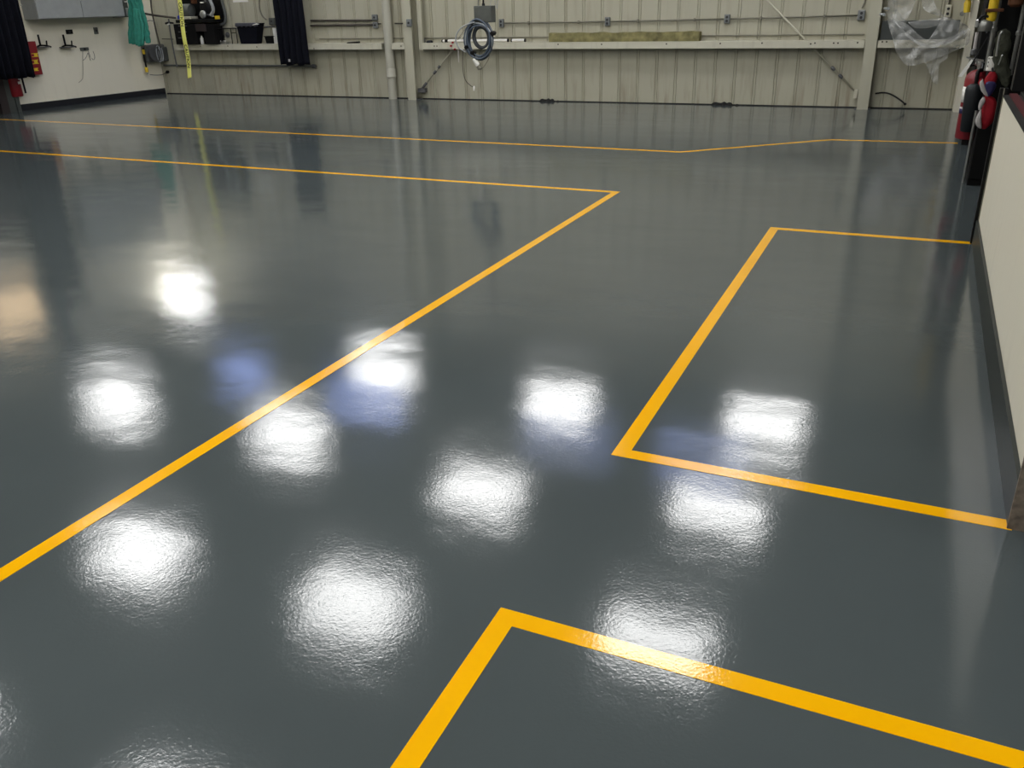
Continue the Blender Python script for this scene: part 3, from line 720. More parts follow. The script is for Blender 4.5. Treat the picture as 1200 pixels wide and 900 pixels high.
t = thing('cloth_bundle', F3.w((q.x, 0, q.z)), 'red, white and blue cloth bundle hanging beside the large extinguisher', 'bundle')
puff(F3, [(1163, 84, 3), (1162.5, 88, 5.5), (1161, 95, 7), (1159, 103, 6), (1157.5, 111, 5)], 'redcloth', 'red_top', t, off=0)
puff(F3, [(1161, 95.5, 3), (1161, 98, 6.2), (1160, 104, 5.8), (1159, 110, 3.5), (1158, 113, 1)], 'bluecloth', 'blue_panel', t, off=.05, dep=.55)
puff(F3, [(1151.5, 93, .6), (1150.5, 97, 2.4), (1152, 104, 3.2), (1155, 110, 2.6), (1157, 113, .8)], 'whitecloth', 'white_band', t, off=.055, dep=.6)
puff(F3, [(1157, 111.5, 3), (1160, 117, 7), (1159.5, 128, 8.6), (1157, 138, 8.4), (1154.5, 146, 6.5), (1153, 151, 2)], 'redcloth', 'red_pouch', t, off=.02, dep=.65)
puff(F3, [(1153, 114, 1), (1151.5, 118, 3.2), (1149.2, 124, 2.6), (1147.6, 129, 1)], 'whitecloth', 'white_cuff', t, off=.06, dep=.6)
puff(F3, [(1149.5, 128, .8), (1148, 134, 2.4), (1146.5, 142, 3.6), (1147.5, 148, 3), (1149, 150.5, 1)], 'whitecloth', 'white_tail', t, off=.06, dep=.6)
puff(F3, [(1150.5, 92, 1.2), (1148.8, 97, 2.6), (1150, 102, 1.2)], 'redcloth', 'red_knot', t, off=.01, dep=.6)
MB(F3).tube([F3.p(1163, 85, 0), F3.p(1163, 78, -.06), F3.p(1161, 72, -.10)], .009, 8).build('strap', 'black', t)
# olive bag with strap
q = F3.p(1176, 96, 0)
t = thing('canvas_bag', F3.w((q.x, 0, q.z)), 'crumpled olive canvas bag hanging between the two steel pipes', 'bag')
puff(F3, [(1177.5, 34, 2), (1176.5, 38, 6.5), (1175, 50, 9), (1173, 64, 9.5), (1174, 78, 9), (1176.5, 90, 7.5), (1178, 99, 4), (1178.5, 103, 1)], 'olive', 'body', t, off=-.02, dep=.4)
MB(F3).tube(pxpath(F3, [(1167.5, 66, .06), (1169.5, 52, .06), (1171.5, 42, .06), (1174, 37.5, .06), (1176, 38, .03)], .06), .009, 8).build('strap', 'tin', t)
MB(F3).tube(pxpath(F3, [(1170, 76, .05), (1173.5, 67, .06), (1175, 64, .06)], .06), .005, 8).build('cord', 'tin', t)
# yellow canister with clamp and grey cap
cx = F3.p(1161, 18, 0); z0_ = F3.p(1161, 25, 0).z; z1_ = 2.0
t = thing('yellow_canister', F3.w((cx.x, 0, z0_)), 'yellow upright canister strapped to the steel pipe with an orange clamp', 'canister')
rr_ = .036
cz = hz(F3.w((cx.x, 0, 0)), 12)
MB(F3).lathe((cx.x+.008, 0, z0_), [(.028, 0), (rr_, .02), (rr_, .5), (.02, .54)], n=20).build('body', 'yellow', t)
MB(F3).box((cx.x-.045, -.048, cz-.012), (cx.x+.085, .045, cz+.012)).build('clamp', 'orange', t, bevel=.006)
g = F3.p(1155, 28, 0)
MB(F3).lathe((g.x, .0, F3.p(1155, 36.5).z), [(.045, 0), (.05, .01), (.055, .05), (.045, .075), (.02, .085)], n=18).build('valve_cap', 'steel', t)
MB(F3).lathe((F3.p(1146, 28).x, .01, F3.p(1146, 32).z), [(.018, 0), (.02, .02), (.02, .05), (.01, .06)], n=12).build('fitting', 'tin', t)
MB(F3).tube(pxpath(F3, [(1147, 27), (1149, 21), (1154, 18.5), (1159, 20)], .02), .010, 8).build('hose', 'black', t)
# pinkish tube and black cord above the extinguisher
t = thing('relief_hose', F3.w((F3.p(1143, 60).x, 0, F3.p(1143, 60).z)), 'pale tube with a dark clip above the large extinguisher', 'hose')
MB(F3).tube([F3.p(1142, 58, .0), F3.p(1145, 38, .0)], .013, 10).build('tube', 'whitecloth', t)
MB(F3).lathe((F3.p(1141, 62).x, 0, F3.p(1141, 65).z), [(.016, 0), (.026, .01), (.026, .04), (.014, .05)], n=12).build('clip', 'dsteel', t)
MB(F3).tube(pxpath(F3, [(1137, 78, .06), (1148, 60, .06), (1158, 43, .06)], .06), .006, 8).build('cord', 'black', t)
# red brown electrical column at the top right
q = F3.p(1193, 10)
t = thing('motor_housing', F3.w((q.x, 0, q.z)), 'dark rusty housing at the top right corner', 'housing')
MB(F3).tube([F3.p(1189, 6, -.02), (F3.p(1189, 6, -.02).x, -.02, 2.1)], .05, 14).build('body', 'rust', t)
bq = F3.p(1189, 6, -.02); MB(F3).box((bq.x-.03, -.2195, bq.z+.1), (bq.x+.03, -.071, bq.z+.14)).build('bracket', 'dsteel', t)
MB(F3).lathe((F3.p(1190, 5).x, .0, F3.p(1190, 5).z), [(.03, -.02), (.055, 0), (.055, .06), (.03, .08)], n=14).build('cap', 'orange', t)
# yellow handled tool on the back wall
q = BW.p(1133.2, 9, .32)
t = thing('hand_tool', BW.w((q.x, .3, q.z)), 'yellow handled tool hanging beside the pale pilaster', 'tool')
h1_ = BW.p(1133, 14.5, .33); h2_ = BW.p(1134, 3.5, .33)
MB(BW).tube([h1_, h2_, (h2_.x, .33, h2_.z+.04)], [.042, .045, .03], 12).build('handle', 'yellow', t)
MB(BW).tube([(h2_.x, .33, h2_.z+.041), (h2_.x, .33, h2_.z+.14)], [.05, .045], 12).build('head', 'dsteel', t)
MB(BW).lathe((BW.p(1127.5, 16, .33).x, .33, BW.p(1127.5, 16, .33).z), [(.026, -.02), (.03, 0), (.02, .02)], 'y', 12).build('knob', 'tin', t)
# bench behind the partition
bx0 = pa.x+.10
t = thing('work_counter', (bx0+.5, 4.6, 0), 'dark counter with a maroon edge behind the cream partition', 'counter')
MB().box((bx0, pa.y+.03, .0), (bx0+1.0, pb.y+.3, pt-.03)).build('body', 'black', t)
MB().box((bx0, pa.y+.03, pt-.029), (bx0+1.05, pb.y+.3, pt+.004)).build('top', 'ledge', t, bevel=.003)
MB().box((bx0+.01, pa.y+.03, pt+.0045), (bx0+.07, pb.y-.25, pt+.03)).build('edge_strip', 'maroon', t, bevel=.003)
bz = fl(1184, 105, pt+.005)
t = thing('equipment_cabinet', (bx0+.5, bz.y, pt), 'black equipment cabinet standing on the dark counter at the right edge', 'cabinet')
X0 = bz.x
MB().box((X0, bz.y+.01, pt+.006), (X0+.85, pb.y+.28, 2.2)).build('body', 'black', t, bevel=.004)
MB().box((X0+.02, bz.y-.004, pt+.03), (X0+.83, bz.y+.009, 2.18)).build('door', 'black', t, bevel=.003)

# ------------------------------------------------------------------ teal garment in the corner
def patch(fr_, rows, off, amp=.02, ku=5, kv=5, sc=8, seed=0, billow=0):
    """rows of control points in the picture, laid on a plane off the wall and crumpled in depth"""
    R = [smooth([fr_.p(x, y, off) for x, y in r], ku) for r in rows]
    out = []
    for j in range(len(R[0])):
        out.append(smooth([r[j] for r in R], kv))
    G = [[out[j][i] for j in range(len(out))] for i in range(len(out[0]))]
    for i, row in enumerate(G):
        for j, q in enumerate(row):
            q = q.copy(); q.y += amp*noise.noise((q.x*sc, q.z*sc, seed)) + amp*.5*noise.noise((q.x*sc*2.7, q.z*sc*2.7, seed+5)) + billow*math.sin(PI*j/(len(row)-1))
            row[j] = q
    return G
q = BW.p(163, 54, .86)
t = thing('coverall', BW.w((q.x, .86, q.z)), 'teal green coverall hanging in the corner beside the wall cabinet', 'garment')
def folded(rows, off, amp, fold, seed):
    G = patch(BW, rows, off, amp, 8, 6, 10, seed)
    for row in G:
        n = len(row)
        for j, q in enumerate(row): q.y += fold*math.sin(j/(n-1)*PI*5+seed)
    return G
MB(BW).grid(folded([[(151, -14), (155, -14), (160, -14)], [(151.5, 0), (156, 0), (161, 0)], [(152, 15), (160, 15), (168, 16)], [(151.5, 32), (160, 32), (172, 32)], [(152, 51), (158, 52), (168, 51), ][:3]], .84, .03, .03, 1)).build('body', 'teal', t, thick=.012)
MB(BW).grid(folded([[(160, -12), (162, -12), (164, -12)], [(162, 8), (165, 8), (167, 8)], [(165, 25), (169, 25), (172, 26)], [(169, 38), (172, 38), (175, 40)], [(171, 50), (174, 51), (176, 50)]], .88, .03, .02, 4)).build('sleeve', 'teal', t, thick=.012)
MB(BW).grid(folded([[(157, 10), (160, 10), (163, 10)], [(158, 30), (163, 30), (168, 30)], [(160, 53), (164, 54.5), (168.5, 53)]], .92, .02, .02, 7)).build('leg', 'teal', t, thick=.012)
tp_ = BW.w(BW.p(156, -13, .86)); dn = (tp_-LW.o).dot(LW.n); wl = tp_-LW.n*(dn-.004)
MB().tube(smooth([wl+Vector((0, 0, .02)), wl.lerp(tp_, .6)+Vector((0, 0, .03)), tp_+Vector((0, 0, .01)), tp_+LW.n*.03+Vector((0, 0, .05))], 6), .009, 8).build('wall_peg', 'dsteel', t)
# pipes and cords in the corner
conduit(pxpath(BW, [(170, 16, .62), (185, 18.5, .3), (206, 21, .12)], .12), .020, 'rusty horizontal pipe from the teal coverall to the machine', 'rust', name='pipe', cat='pipe')
conduit(pxpath(BW, [(171, -150, .42), (174, -60, .42), (176, -14), (177.5, 10), (182, 32), (186, 48), (188, 56)], .42), .014, 'dark cable running down the back wall right of the teal coverall', 'rust', name='cable', cat='cable')
conduit(pxpath(BW, [(197.5, 22), (200, 40), (204, 62), (207.5, 79)], .24), .014, 'thin upright rod standing left of the caution tape', 'dsteel', name='rod', cat='rod')
conduit(pxpath(BW, [(190, 45.5), (196, 45.7), (203, 46)], .02), .008, 'thin horizontal pipe above the hose reel', 'rust', name='pipe', cat='pipe')
conduit(pxpath(BW, [(172, 25, .62), (176, 24, .55), (181, 25, .5)], .06), .006, 'short bent wire right of the teal coverall', 'dsteel', name='wire', cat='wire')
q = BW.p(195.5, 27.5, .2)
t = thing('shutoff_valve', BW.w((q.x, .2, q.z)), 'small valve with a pale tip on the thin upright rod', 'valve')
MB(BW).tube([BW.p(194, 27.5, .22), BW.p(198, 26.5, .22), BW.p(203, 27, .22)], [.018, .02, .016], 10).build('body', 'black', t)
MB(BW).tube([BW.p(196, 29, .25), BW.p(198.5, 28, .25)], .013, 8).build('tip', 'white', t)
# hose reel box
qa, qb = LW.p(173, 74, .16), LW.p(193, 52, .16)
t = thing('hose_reel', LW.w(((qa.x+qb.x)/2, .15, qa.z)), 'dark grey hose reel with coiled grey hose under the teal coverall', 'hose reel')
MB(LW).box((qa.x+.02, .003, qa.z), (qb.x, .16, qb.z+.01)).build('housing', 'greybox', t, bevel=.03)
cc = LW.p(183, 62, .24)
MB(LW).lathe((cc.x, .161, cc.z), [(.15, 0), (.16, .01), (.16, .02), (.05, .03), (.05, .07), (.16, .08), (.16, .09), (.03, .095)], 'y', 24).build('drum', 'dsteel', t)
for k_, (ox, rx, rz) in enumerate(((.02, .05, .15), (.06, .045, .13), (-.03, .05, .12))):
    MB(LW).tube([(cc.x+ox+rx*math.cos(a2), .29+.012*k_, cc.z-.02+rz*math.sin(a2)) for a2 in [2*PI*i/24 for i in range(24)]], .009, 8, closed=True).build('hose_loop', 'cable_w' if k_ != 2 else 'greybox', t)
MB(LW).box((LW.p(190, 60, .2).x, .161, LW.p(190, 72, .2).z), (LW.p(198, 60, .2).x, .22, LW.p(190, 55, .2).z)).build('motor', 'greybox', t, bevel=.02)
t = thing('power_cord', LW.w(LW.p(172, 84, .2)), 'black cord with two yellow plugs hanging below the teal coverall', 'cord')
MB(LW).tube(pxpath(LW, [(168, 56), (168, 62), (170, 72), (171.5, 79)] , .10), .016, 8).build('cord', 'black', t)
MB(LW).tube([LW.p(167.8, 58, .10), LW.p(168.8, 63.5, .10)], .026, 12).build('upper_plug', 'yellow', t)['label'] = 'yellow plug'
MB(LW).tube([LW.p(171.3, 79, .10), LW.p(172.3, 84.5, .10)], .032, 12).build('lower_plug', 'yellow', t)['label'] = 'yellow plug'
MB(LW).tube([LW.p(172.3, 84.6, .10), LW.p(173, 87, .10)], .02, 12).build('plug_tip', 'tin', t)
MB(BW).tube(pxpath(BW, [(176, 87.5, .62), (182, 88, .4), (190, 87.5, .06), (195, 84.5, .03)], .1), .007, 8).build('lead', 'dsteel', t)
MB(BW).lathe((BW.p(196, 84.3, .03).x, .003, BW.p(196, 84.3, .03).z), [(.03, 0), (.03, .04), (.01, .05)], 'y', 12).build('wall_socket', 'black', t)

# ------------------------------------------------------------------ caution tape
to = .62
T0 = BW.p(222.6, 92, to); tw = .092
t = thing('caution_tape', BW.w((T0.x, to, T0.z)), 'yellow caution tape with black lettering hanging before the machine', 'tape')
rows = []
TT = 2.6
def tx(z_): # sideways sway of the strip with height
    f = (z_-T0.z); return T0.x+.045*f+.008*math.sin(f*4)
def ty(z_): return to+.012*math.sin(z_*7)
nz = 60
for i in range(nz+1):
    z_ = T0.z+(TT-T0.z)*i/nz; tw2 = tw*.5
    rows.append([(tx(z_)-tw2+tw*j/4, ty(z_)+.002*math.cos(j), z_+(.02*j/4 if i == 0 else 0)) for j in range(5)])
MB(BW).grid(rows).build('strip', 'tape_y', t, thick=.0015)
def word(txt, zc_, size, parent):
    """lettering runs down the strip"""
    cu = bpy.data.curves.new('txt', 'FONT'); cu.body = txt; cu.size = size; cu.align_x = 'CENTER'; cu.align_y = 'CENTER'; cu.offset = .001
    to_ = bpy.data.objects.new('txt', cu); C.objects.link(to_)
    dg = bpy.context.evaluated_depsgraph_get(); me = bpy.data.meshes.new_from_object(to_.evaluated_get(dg))
    b = MB(BW); vm = []
    for v in me.vertices:
        z_ = zc_-v.co.x; vm.append(b._v((tx(z_)+v.co.y, ty(z_)+.006, z_)))
    for p_ in me.polygons:
        try: b.bm.faces.new([vm[i] for i in p_.vertices])
        except ValueError: pass
    bpy.data.objects.remove(to_); bpy.data.curves.remove(cu)
    b.build('lettering', 'ink', parent)
zA = BW.p(211, 17, to).z; zB = BW.p(217, 66, to).z
word('CAUTION', zA, .092, t); word('CAUTION', zB, .092, t)
word('CAUTION', zA+(zA-zB), .092, t); word('CAUTION', zA+2*(zA-zB), .092, t)

# ------------------------------------------------------------------ machine on the left girt
mo = .30
def mb(xl, xr, yt, yb, o0, o1, name, mt, t, bevel=.006, zb=None):
    a2, c2 = BW.p(xl, yb, o1), BW.p(xr, yt, o1); z0_ = a2.z if zb is None else zb
    return MB(BW).box((a2.x, o0, z0_), (c2.x, o1, c2.z)).build(name, mt, t, bevel=bevel)
q = BW.p(228, 52, .2)
t = thing('tool_chest', BW.w((q.x, .15, GT)), 'black open-fronted tool chest standing on the left girt behind the caution tape', 'tool chest')
mb(206, 250, 22.5, 27, .036, mo, 'top', 'black', t)
zt2 = BW.p(228, 27.5, mo).z
mb(206.5, 228, 28, 50, .036, mo-.01, 'drawer_block', 'blackm', t, zb=GT+.004)
mb(240.5, 250, 28, 50, .036, mo-.03, 'side_block', 'blackm', t, zb=GT+.004)
mb(228.2, 240.3, 28, 37, .036, mo-.015, 'front_rail', 'brown_d', t)
mb(229, 240, 28, 50, .004, .011, 'back_panel', 'black', t, zb=GT+.004)
for i in range(3):
    a2 = BW.p(208, 30+i*7, mo); MB(BW).box((a2.x+.02, mo-.009, a2.z-.015), (a2.x+.22, mo+.004, a2.z)).build('drawer_pull', 'dsteel', t)
for i, (xx, lb) in enumerate(((231, 'left'), (237, 'right'))):
    a2 = BW.p(xx, 48, .2); t2 = thing('spray_bottle', BW.w((a2.x, .2, GT)), 'white bottle in the tool chest opening, %s of two' % lb, 'bottle', 'white bottles in the tool chest')
    hB = .14 if i == 0 else .15
    MB(BW).lathe((a2.x, .20, GT+.004), [(.030, 0), (.034, .006), (.034, hB*.7), (.016, hB*.85), (.016, hB)], n=14).build('bottle', 'white', t2)
    MB(BW).lathe((a2.x, .20, GT+.004+hB), [(.018, 0), (.018, .02), (.010, .024)], n=12).build('cap', 'black' if i else 'cabgrey', t2)
# grinder on top
zt3 = BW.p(228, 22.5, mo).z
q = BW.p(228, 20, .2)
t = thing('bench_grinder', BW.w((q.x, .2, zt3)), 'grey and black bench grinder on top of the tool chest', 'grinder')
gc = BW.p(222, 6, .16)
MB(BW).lathe((BW.p(212, 6, .16).x, .16, zt3+.15), [(.05, 0), (.11, .02), (.12, .06), (.12, .20), (.11, .24), (.05, .26)], 'x', 24).build('motor', 'greybox', t)
MB(BW).box((BW.p(214, 20, .2).x, .06, zt3+.001), (BW.p(226, 20, .2).x, .27, zt3+.05)).build('base', 'girt', t, bevel=.008)
wc = BW.p(240, 6, .22)
MB(BW).lathe((wc.x, .10, zt3+.18), [(.10, 0), (.14, .01), (.14, .11), (.12, .13), (.04, .135)], 'y', 28).build('wheel_guard', 'black', t)
MB(BW).box((wc.x-.09, .231, zt3+.275), (wc.x+.0, .238, zt3+.295)).build('guard_strip', 'white', t)  # plain white strip near the top of the wheel guard
hc = BW.p(237, 17, .29)
MB(BW).lathe((hc.x, .23, max(zt3+.075, hc.z)), [(.06, 0), (.07, .015), (.07, .05), (.05, .065), (.02, .07)], 'y', 20).build('hub', 'tin', t)
MB(BW).box((hc.x-.13, .22, zt3+.06), (hc.x+.16, .235, zt3+.085)).build('tool_rest', 'dsteel', t)
yc = BW.p(254, 20.5, .25)
MB(BW).box((yc.x-.035, .20, yc.z-.03), (yc.x+.035, .27, yc.z+.03)).build('yellow_knob', 'yellow', t, bevel=.006)
wv = BW.p(248.5, 18.5, .26); MB(BW).lathe((wv.x, .24, wv.z-.02), [(.02, 0), (.022, .02), (.01, .05)], n=12).build('white_knob', 'white', t)
q = BW.p(227, 1, .2); MB(BW).box((q.x-.04, .15, q.z-.05), (q.x+.04, .24, q.z+.05)).build('switch', 'orange', t, bevel=.01)
q = BW.p(206, 17, .3); b = MB(BW); b.lathe((q.x+.01, .24, zt3+.001), [(.025, 0), (.028, .01), (.028, .06), (.015, .07)], n=14)
tag(b.build('blue_cap', 'blue'), 'small blue cap beside the caution tape', 'cap')
# dark board with a grey rounded tube frame behind the grinder
qa, qb = BW.p(214, 22, .05), BW.p(262, 22, .05)
t = thing('machine_guard', BW.w(((qa.x+qb.x)/2, .05, qa.z)), 'black panel in a grey rounded tube frame right of the grinder', 'guard')
MB(BW).box((qa.x, .004, GT+.40), (qb.x, .03, 2.1)).build('panel', 'black', t)
MB(BW).tube(pxpath(BW, [(257.5, -16), (260, 0), (263.5, 14), (264.5, 21), (263, 27), (258.5, 29)], .07), .026, 12).build('frame', 'greybox', t)
MB(BW).tube(pxpath(BW, [(240, -10), (247, 2), (250, 12), (247, 18)], .30), .030, 12).build('duct', 'cabgrey', t)
# wire rack and tin
t = thing('wire_rack', BW.w((BW.p(265, 50, .15).x, .15, GT)), 'thin black wire rack on the girt between the tool chest and waste bin', 'rack')
zr = BW.p(265, 33.5, .2).z; ra, rb = BW.p(256, 40, .2).x, BW.p(271, 40, .2).x
for d_ in (.05, .2):
    MB(BW).tube([(ra, d_, GT+.004), (ra, d_, zr), (rb, d_, zr), (rb, d_, GT+.004)], .008, 8).build('hoop', 'black', t)
MB(BW).tube([(rb, .05, zr-.08), (rb, .2, zr-.08)], .006, 8).build('crossbar', 'black', t)
MB(BW).tube([(ra, .05, zr), (ra, .2, zr)], .006, 8).build('crossbar', 'black', t)
qa, qb = BW.p(253.5, 50, .17), BW.p(265, 47, .17)
t = thing('parts_tray', BW.w(((qa.x+qb.x)/2, .12, GT)), 'shiny metal tray of small parts on the girt right of the tool chest', 'tray')
MB(BW).box((qa.x, .07, GT+.003), (qb.x, .17, GT+.045), taper=.008).build('tray', 'tin', t, bevel=.003)
for i in range(5):
    u_ = qa.x+.03+i*(qb.x-qa.x-.06)/4; MB(BW).lathe((u_, .12+.02*math.sin(i*2), GT+.0455), [(.012, 0), (.012, .015), (.006, .02)], n=8).build('fastener', 'white' if i % 2 else 'tin', t)
q = BW.p(263, 41, .1)
b = MB(BW); b.lathe((q.x, .004, q.z), [(.05, 0), (.05, .01), (.02, .02)], 'y', 12); tag(b.build('pipe_fitting', 'dsteel'), 'dark round fitting on the wall above the metal tray', 'fitting')
# paper note at the top
qa, qb = BW.p(273, 2.8, .01), BW.p(289, -10, .01)
b = MB(BW); b.box((qa.x, .002, qa.z), (qb.x, .005, qb.z)); tag(b.build('paper_notice', 'white'), 'white paper notice on the wall above the waste bin', 'notice')

# ------------------------------------------------------------------ hanging cable coil
HY = 10.6; F4 = YF(HY)
q0, q1 = F4.p(556.8, 26.5), F4.p(577, 6.5)
t = thing('hanging_junction_box', F4.w(((q0.x+q1.x)/2, 0, q0.z)), 'dark grey junction box hanging from the ceiling over the cable coil', 'junction box')
MB(F4).box((q0.x, -.09, q0.z), (q1.x, .03, q1.z)).build('box', 'greybox', t, bevel=.008)
MB(F4).box((q0.x+.015, .031, q0.z+.015), (q1.x-.015, .036, q1.z-.015)).build('cover', 'greybox', t, bevel=.002)
for u_ in (q0.x+.04, q0.x+.11): MB(F4).tube([(u_, -.03, q1.z+.001), (u_, -.03, HC-.001)], .007 if u_ < q0.x+.1 else .012, 8).build('hanger_rod', 'tin' if u_ < q0.x+.1 else 'black', t)
MB(F4).lathe((q0.x+.11, -.03, q1.z+.0005), [(.02, 0), (.02, .02), (.013, .03)], n=10).build('gland', 'black', t)
MB(F4).tube(smooth([(q1.x-.05, -.03, q1.z), (q1.x+.0, -.03, q1.z+.12), (q1.x+.07, -.03, q1.z+.22), (q1.x+.09, -.03, HC-.005)], 6), .0035, 6).build('tether', 'cable_w', t)
t = thing('cable_coil', F4.w((F4.p(563, 66).x, 0, F4.p(563, 66).z)), 'coil of blue grey cable hanging below the dark junction box', 'cable coil')
def loop(cx_, cy_, rx, ry, off, r, mt, tilt=0, n=40, ph=0):
    c0 = F4.p(cx_, cy_, off); s = abs(F4.p(cx_+1, cy_, off).x-c0.x); pts = []
    for i in range(n):
        a2 = 2*PI*i/n; w_ = 1+.03*math.sin(3*a2+ph)
        X, Z = rx*s*math.cos(a2)*w_, ry*s*math.sin(a2)*w_
        pts.append((c0.x+X*math.cos(tilt)-Z*math.sin(tilt), off+.012*math.sin(2*a2+ph), c0.z+X*math.sin(tilt)+Z*math.cos(tilt)))
    MB(F4).tube(pts, r, 8, closed=True).build('cable_loop', mt, t)
loop(561.5, 45.5, 16.0, 20.0, .00, .0115, 'cable_b', .05, ph=0)
loop(562, 46, 14.4, 18.6, .03, .0115, 'cable_d', -.05, ph=1)
loop(560.8, 44.5, 13.0, 18.0, .06, .0115, 'cable_b', .1, ph=2)
loop(562.5, 47, 12.0, 17.0, .01, .0115, 'cable_b', -.08, ph=3)
loop(561.5, 46.5, 15.4, 17.0, -.02, .0115, 'cable_d', 0, ph=4)
loop(564, 43.5, 8.6, 10.6, .08, .0120, 'cable_d', .1, ph=5)
loop(564.5, 44, 7.4, 9.4, .055, .0115, 'cable_d', .2, ph=2.5)
loop(561, 47.5, 15.6, 17.2, .05, .0085, 'cable_w', .12, ph=.6)
loop(561.8, 48, 13.4, 17.6, .045, .0115, 'cable_d', .15, ph=1.7)
loop(560.6, 46, 16.6, 19.0, .02, .0115, 'cable_b', -.12, ph=2.2)
loop(562.6, 48.5, 13.8, 16.0, -.01, .0115, 'cable_b', .2, ph=3.3)
loop(561.0, 49, 14.6, 16.4, .065, .0105, 'cable_b', -.2, ph=5.1)
loop(563.6, 42.8, 9.6, 11.6, .03, .0115, 'cable_d', -.1, ph=4.1)
for xx, yy in ((553.6, 62), (577, 39), (546.8, 55.5)):
    q = F4.p(xx, yy, .06); MB(F4).lathe((q.x, -.02, q.z), [(.02, 0), (.028, .02), (.028, .09), (.02, .11)], 'y', 10).build('cable_tie', 'black', t)
MB(F4).tube(pxpath(F4, [(556, 26), (549, 28), (540, 33), (534.8, 41), (534.5, 50), (539, 57), (546, 61)], .07, 6), .009, 8).build('pale_cable', 'cable_w', t)
MB(F4).tube(pxpath(F4, [(536, 50), (537, 60), (537.6, 73)], .05, 5), .0055, 6).build('pale_wire', 'whitecloth', t)
MB(F4).tube(pxpath(F4, [(536, 47), (542, 38), (548, 30)], .04, 5), .004, 6).build('thin_wire', 'conduit', t)
MB(F4).tube(pxpath(F4, [(554, 60), (556, 66), (558.5, 71.5)], .07, 5), .010, 8).build('plug_lead', 'black', t)
q = [F4.p(555, 69, .07), F4.p(557.5, 72.5, .07), F4.p(560.5, 77, .07), F4.p(562.5, 81, .07)]
MB(F4).tube([q[0], q[1], q[2]], [.020, .028, .030], 12).build('plug_body', 'white', t)
MB(F4).tube([q[2]+Vector((.002, 0, -.002)), q[3]], [.032, .030], 12).build('plug_face', 'conduit', t)
MB(F4).tube(pxpath(F4, [(574, 62), (572, 70), (567, 78), (563, 82)], .05, 5), .0045, 6).build('thin_wire', 'conduit', t)
t = thing('pull_cord', F4.w(F4.p(555, 104)), 'thin dark cord with a small white end dangling below the coil', 'cord')
MB(F4).tube(pxpath(F4, [(542.3, 60), (542.3, 80), (545, 93), (551, 100), (555, 102)], .02, 6), .0045, 6).build('cord', 'rust', t)
q = F4.p(555.4, 103.5, .02); MB(F4).lathe((q.x, .02, q.z-.03), [(.010, 0), (.014, .01), (.012, .05), (.004, .06)], n=10).build('end_knob', 'white', t)
t = thing('connector_clip', BW.w(BW.p(533, 57, .3)), 'small red clips on the girt edge left of the cable coil', 'clip')
for xx, yy in ((528.5, 53.8), (533, 57.8), (530.5, 49.8)):
    q = BW.p(xx, yy, GO+.01); MB(BW).box((q.x-.018, GO+.001, q.z-.014), (q.x+.018, GO+.02, q.z+.014)).build('red_clip', 'redcloth', t, bevel=.004)

# ------------------------------------------------------------------ right end of the back wall
po = .42
t = thing('plastic_film', BW.w((BW.p(1088, 60, po).x, po, BW.p(1088, 60, po).z)), 'crumpled clear plastic film draped over the girt right of the wide column', 'plastic film')
G = patch(BW, [[(1043, -12), (1060, -12), (1078, -12)], [(1040, 8), (1055, 8), (1070, 8)], [(1038, 14), (1052, 18), (1064, 22)], [(1044, 26), (1052, 28), (1060, 30)]], po, 0.075, 10, 10, 5.0, 1)
MB(BW).grid(G).build('upper_sheet', 'film', t, thick=.001)
G = patch(BW, [[(1040, 22), (1062, 28), (1085, 46), (1112, 44), (1136, 33)], [(1042, 32), (1060, 38), (1085, 53), (1112, 49), (1137, 38)], [(1046, 45), (1060, 55), (1085, 58), (1108, 56), (1134, 52)], [(1050, 60), (1062, 76), (1082, 74), (1104, 66), (1118, 60)]], po+.05, 0.083, 10, 10, 5.5, 3)
MB(BW).grid(G).build('swag', 'film', t, thick=.001)
G = patch(BW, [[(1046, 20), (1064, 40), (1086, 51), (1112, 45), (1130, 33)], [(1048, 25), (1066, 45), (1087, 55), (1113, 50), (1132, 36)]], po+.10, 0.038, 12, 6, 8.8, 8)
MB(BW).grid(G).build('rolled_fold', 'film', t, thick=.001)
G = patch(BW, [[(1047, 21), (1065, 42), (1087, 52.5), (1112, 46), (1131, 34)], [(1049, 27), (1067, 47), (1088, 56), (1113, 51), (1131, 38)]], po+.14, 0.045, 12, 6, 9.9, 18)
MB(BW).grid(G).build('rolled_fold', 'film', t, thick=.001)
G = patch(BW, [[(1084, 62), (1096, 58), (1112, 56)], [(1084, 72), (1096, 72), (1110, 68)], [(1088, 82), (1094, 84), (1101, 76)], [(1093, 95), (1096, 98), (1099, 98)]], po+.02, 0.060, 10, 10, 5.5, 11)
MB(BW).grid(G).build('tail', 'film', t, thick=.001)
G = patch(BW, [[(1064, 26), (1085, 23), (1106, 21)], [(1068, 30), (1086, 29), (1106, 24)], [(1072, 33), (1086, 33), (1104, 28)]], po+.03, 0.045, 10, 8, 6.6, 15)
MB(BW).grid(G).build('cross_fold', 'film', t, thick=.001)
G = patch(BW, [[(1104, 20), (1116, 22), (1134, 30)], [(1098, 32), (1112, 34), (1134, 36)], [(1090, 44), (1104, 44), (1130, 44)], [(1086, 50), (1102, 52), (1122, 48)]], po+.07, 0.075, 10, 8, 6.1, 21)
MB(BW).grid(G).build('hump', 'film', t, thick=.001)
G = patch(BW, [[(1078, -12), (1084, -12), (1092, -12)], [(1080, 3), (1087, 4), (1096, 6)], [(1084, 12), (1091, 15), (1104, 16)], [(1094, 16), (1102, 19), (1112, 22)]], po+.02, 0.060, 10, 10, 6.1, 31)
MB(BW).grid(G).build('upper_fold', 'film', t, thick=.001)
